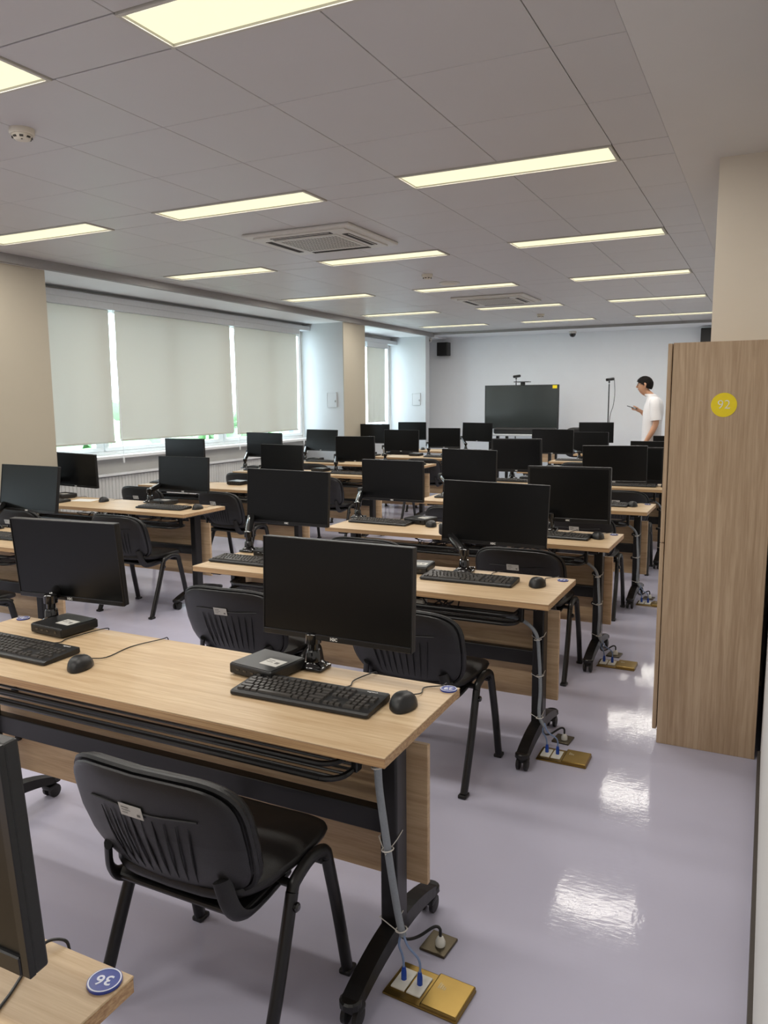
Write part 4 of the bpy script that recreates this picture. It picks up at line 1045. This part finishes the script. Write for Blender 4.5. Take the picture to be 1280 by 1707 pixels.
# legs
for sgn in (1, -1):
    h0 = bv((0, sgn * .085, .86), .082, pel); h1 = bv((.012, sgn * .098, .66), .070, h0); kn = bv((.015, sgn * .102, .48), .054, h1); cf = bv((-.012, sgn * .104, .32), .050, kn); an = bv((-.02, sgn * .105, .09), .036, cf); bv((.09, sgn * .115, .045), .032, an)
body = skinned('body', V, E_, Rd, 'skin', pt)
sh = loft([(0, 0, .86, .118, .178), (0, 0, .90, .124, .182), (0, 0, 1.0, .122, .176), (-.003, 0, 1.12, .122, .178), (-.01, 0, 1.24, .128, .190), (-.016, 0, 1.33, .120, .196), (-.02, 0, 1.39, .102, .182), (-.02, 0, 1.43, .084, .135), (-.014, 0, 1.46, .070, .080), (-.010, 0, 1.472, .064, .066)])
shirt = sh.build('shirt', 'shirt', pt, True)
for sgn, pts in ((1, [(-.02, .13, 1.395), (-.024, .190, 1.365), (-.034, .212, 1.25), (-.044, .222, 1.155)]), (-1, [(-.02, -.13, 1.395), (-.024, -.190, 1.365), (-.015, -.212, 1.25), (-.004, -.222, 1.165)])):
    G().tube(smooth_path([P3(*p) for p in pts], 5), [PK * x for x in [.062, .064, .066, .067, .067, .066, .066, .066, .066, .066, .066, .067, .067, .068, .068, .069]], 16).build('sleeve', 'shirt', shirt, True)
loft([(-.010, 0, 1.462, .072, .074), (.002, 0, 1.488, .066, .066), (-.004, 0, 1.494, .070, .070), (-.016, 0, 1.458, .084, .088)]).build('collar', 'shirt', shirt, True)
loft([(0, 0, .98, .112, .165), (0, 0, .90, .116, .170), (0, 0, .84, .116, .172), (0, 0, .80, .108, .168)]).build('trousers', 'trousers', pt, True)
for sgn in (1, -1):
    G().tube(smooth_path([P3(0, sgn * .085, .86), P3(.010, sgn * .095, .66), P3(.012, sgn * .100, .48), P3(-.006, sgn * .103, .30), P3(-.016, sgn * .105, .075)], 4), [PK * (.098 - .036 * i / 16) for i in range(17)], 16).build('trouser_leg', 'trousers', pt, True)
    G().tube([P3(-.075, sgn * .105, .042), P3(-.05, sgn * .105, .045), P3(.03, sgn * .108, .046), P3(.11, sgn * .114, .040), P3(.17, sgn * .116, .034)], [PK * x for x in (.030, .040, .042, .041, .028)], 14).build('shoe', 'shoe', pt, True)
# head details
hc = (.036, 0, 1.655)
def hairf(u, v):
    a = 2 * PI * u                                       # 0 = forward
    lo = {0: 0}; c = math.cos(a)
    emin = math.radians(20) * max(0, c) ** .7 + math.radians(-40) * max(0, -c) ** .6 + math.radians(-14) * (1 - abs(c))
    e = emin + (PI / 2 - emin) * v
    jit = 1 + 0.025 * math.sin(a * 17 + v * 9) + 0.02 * math.sin(a * 7 - v * 21)
    ce = math.cos(e)
    return P3(hc[0] - .006 + .106 * math.cos(a) * ce * jit, .088 * math.sin(a) * ce * jit, hc[2] + .103 * math.sin(e) * jit)
G().grid(hairf, 48, 14).build('hair', 'hair', pt, True)
G().tube([P3(.108, 0, 1.655), P3(.120, 0, 1.637), P3(.128, 0, 1.622), P3(.116, 0, 1.612)], [PK * x for x in (.008, .010, .013, .009)], 10).build('nose', 'skin', pt, True)
G().tube([P3(.098, -.024, 1.588), P3(.107, 0, 1.589), P3(.098, .024, 1.588)], [PK * x for x in (.003, .007, .003)], 8).build('mouth', 'lip', pt, True)
for sgn in (1, -1):
    G().lathe([(.001, -.008), (.010, -.005), (.012, 0), (.010, .005), (.001, .008)], P3(.106, sgn * .032, 1.648), 10).build('eye', 'eye_dark', pt, True)
    G().tube([P3(.112, sgn * .016, 1.668), P3(.110, sgn * .034, 1.672), P3(.098, sgn * .052, 1.666)], PK * .005, 6).build('eyebrow', 'hair', pt, True)
    G().tube([P3(.030, sgn * .083, 1.610), P3(.026, sgn * .092, 1.630), P3(.022, sgn * .095, 1.655), P3(.034, sgn * .086, 1.668)], [PK * x for x in (.008, .012, .014, .009)], 10).build('ear', 'skin', pt, True)
gl_ = G()
for sgn in (1, -1):
    gl_.tube([P3(.122, sgn * (.034 + .024 * math.cos(q)), 1.646 + .018 * math.sin(q)) for q in [2 * PI * k / 14 for k in range(15)]], .0016, 5, False)
    gl_.tube([P3(.122, sgn * .058, 1.650), P3(.04, sgn * .090, 1.655)], .0016, 5)
gl_.tube([P3(.122, -.010, 1.648), P3(.125, 0, 1.650), P3(.122, .010, 1.648)], .0016, 5)
gl_.build('glasses', 'black_metal', pt, True)
ph = empty('mobile_phone', pt.matrix_basis @ P3(.252, -.120, 1.312)); ph.rotation_euler = (0, math.radians(18), math.radians(8)); tag(ph, 'dark mobile phone held out in the person\'s hand', 'phone')
G().box((0, 0, 0), (0.150, 0.074, 0.009), 0.004).build('case', 'black_plastic', ph); G().box((0, 0, 0.0048), (0.140, 0.066, 0.0008)).build('screen', 'screen_black', ph)
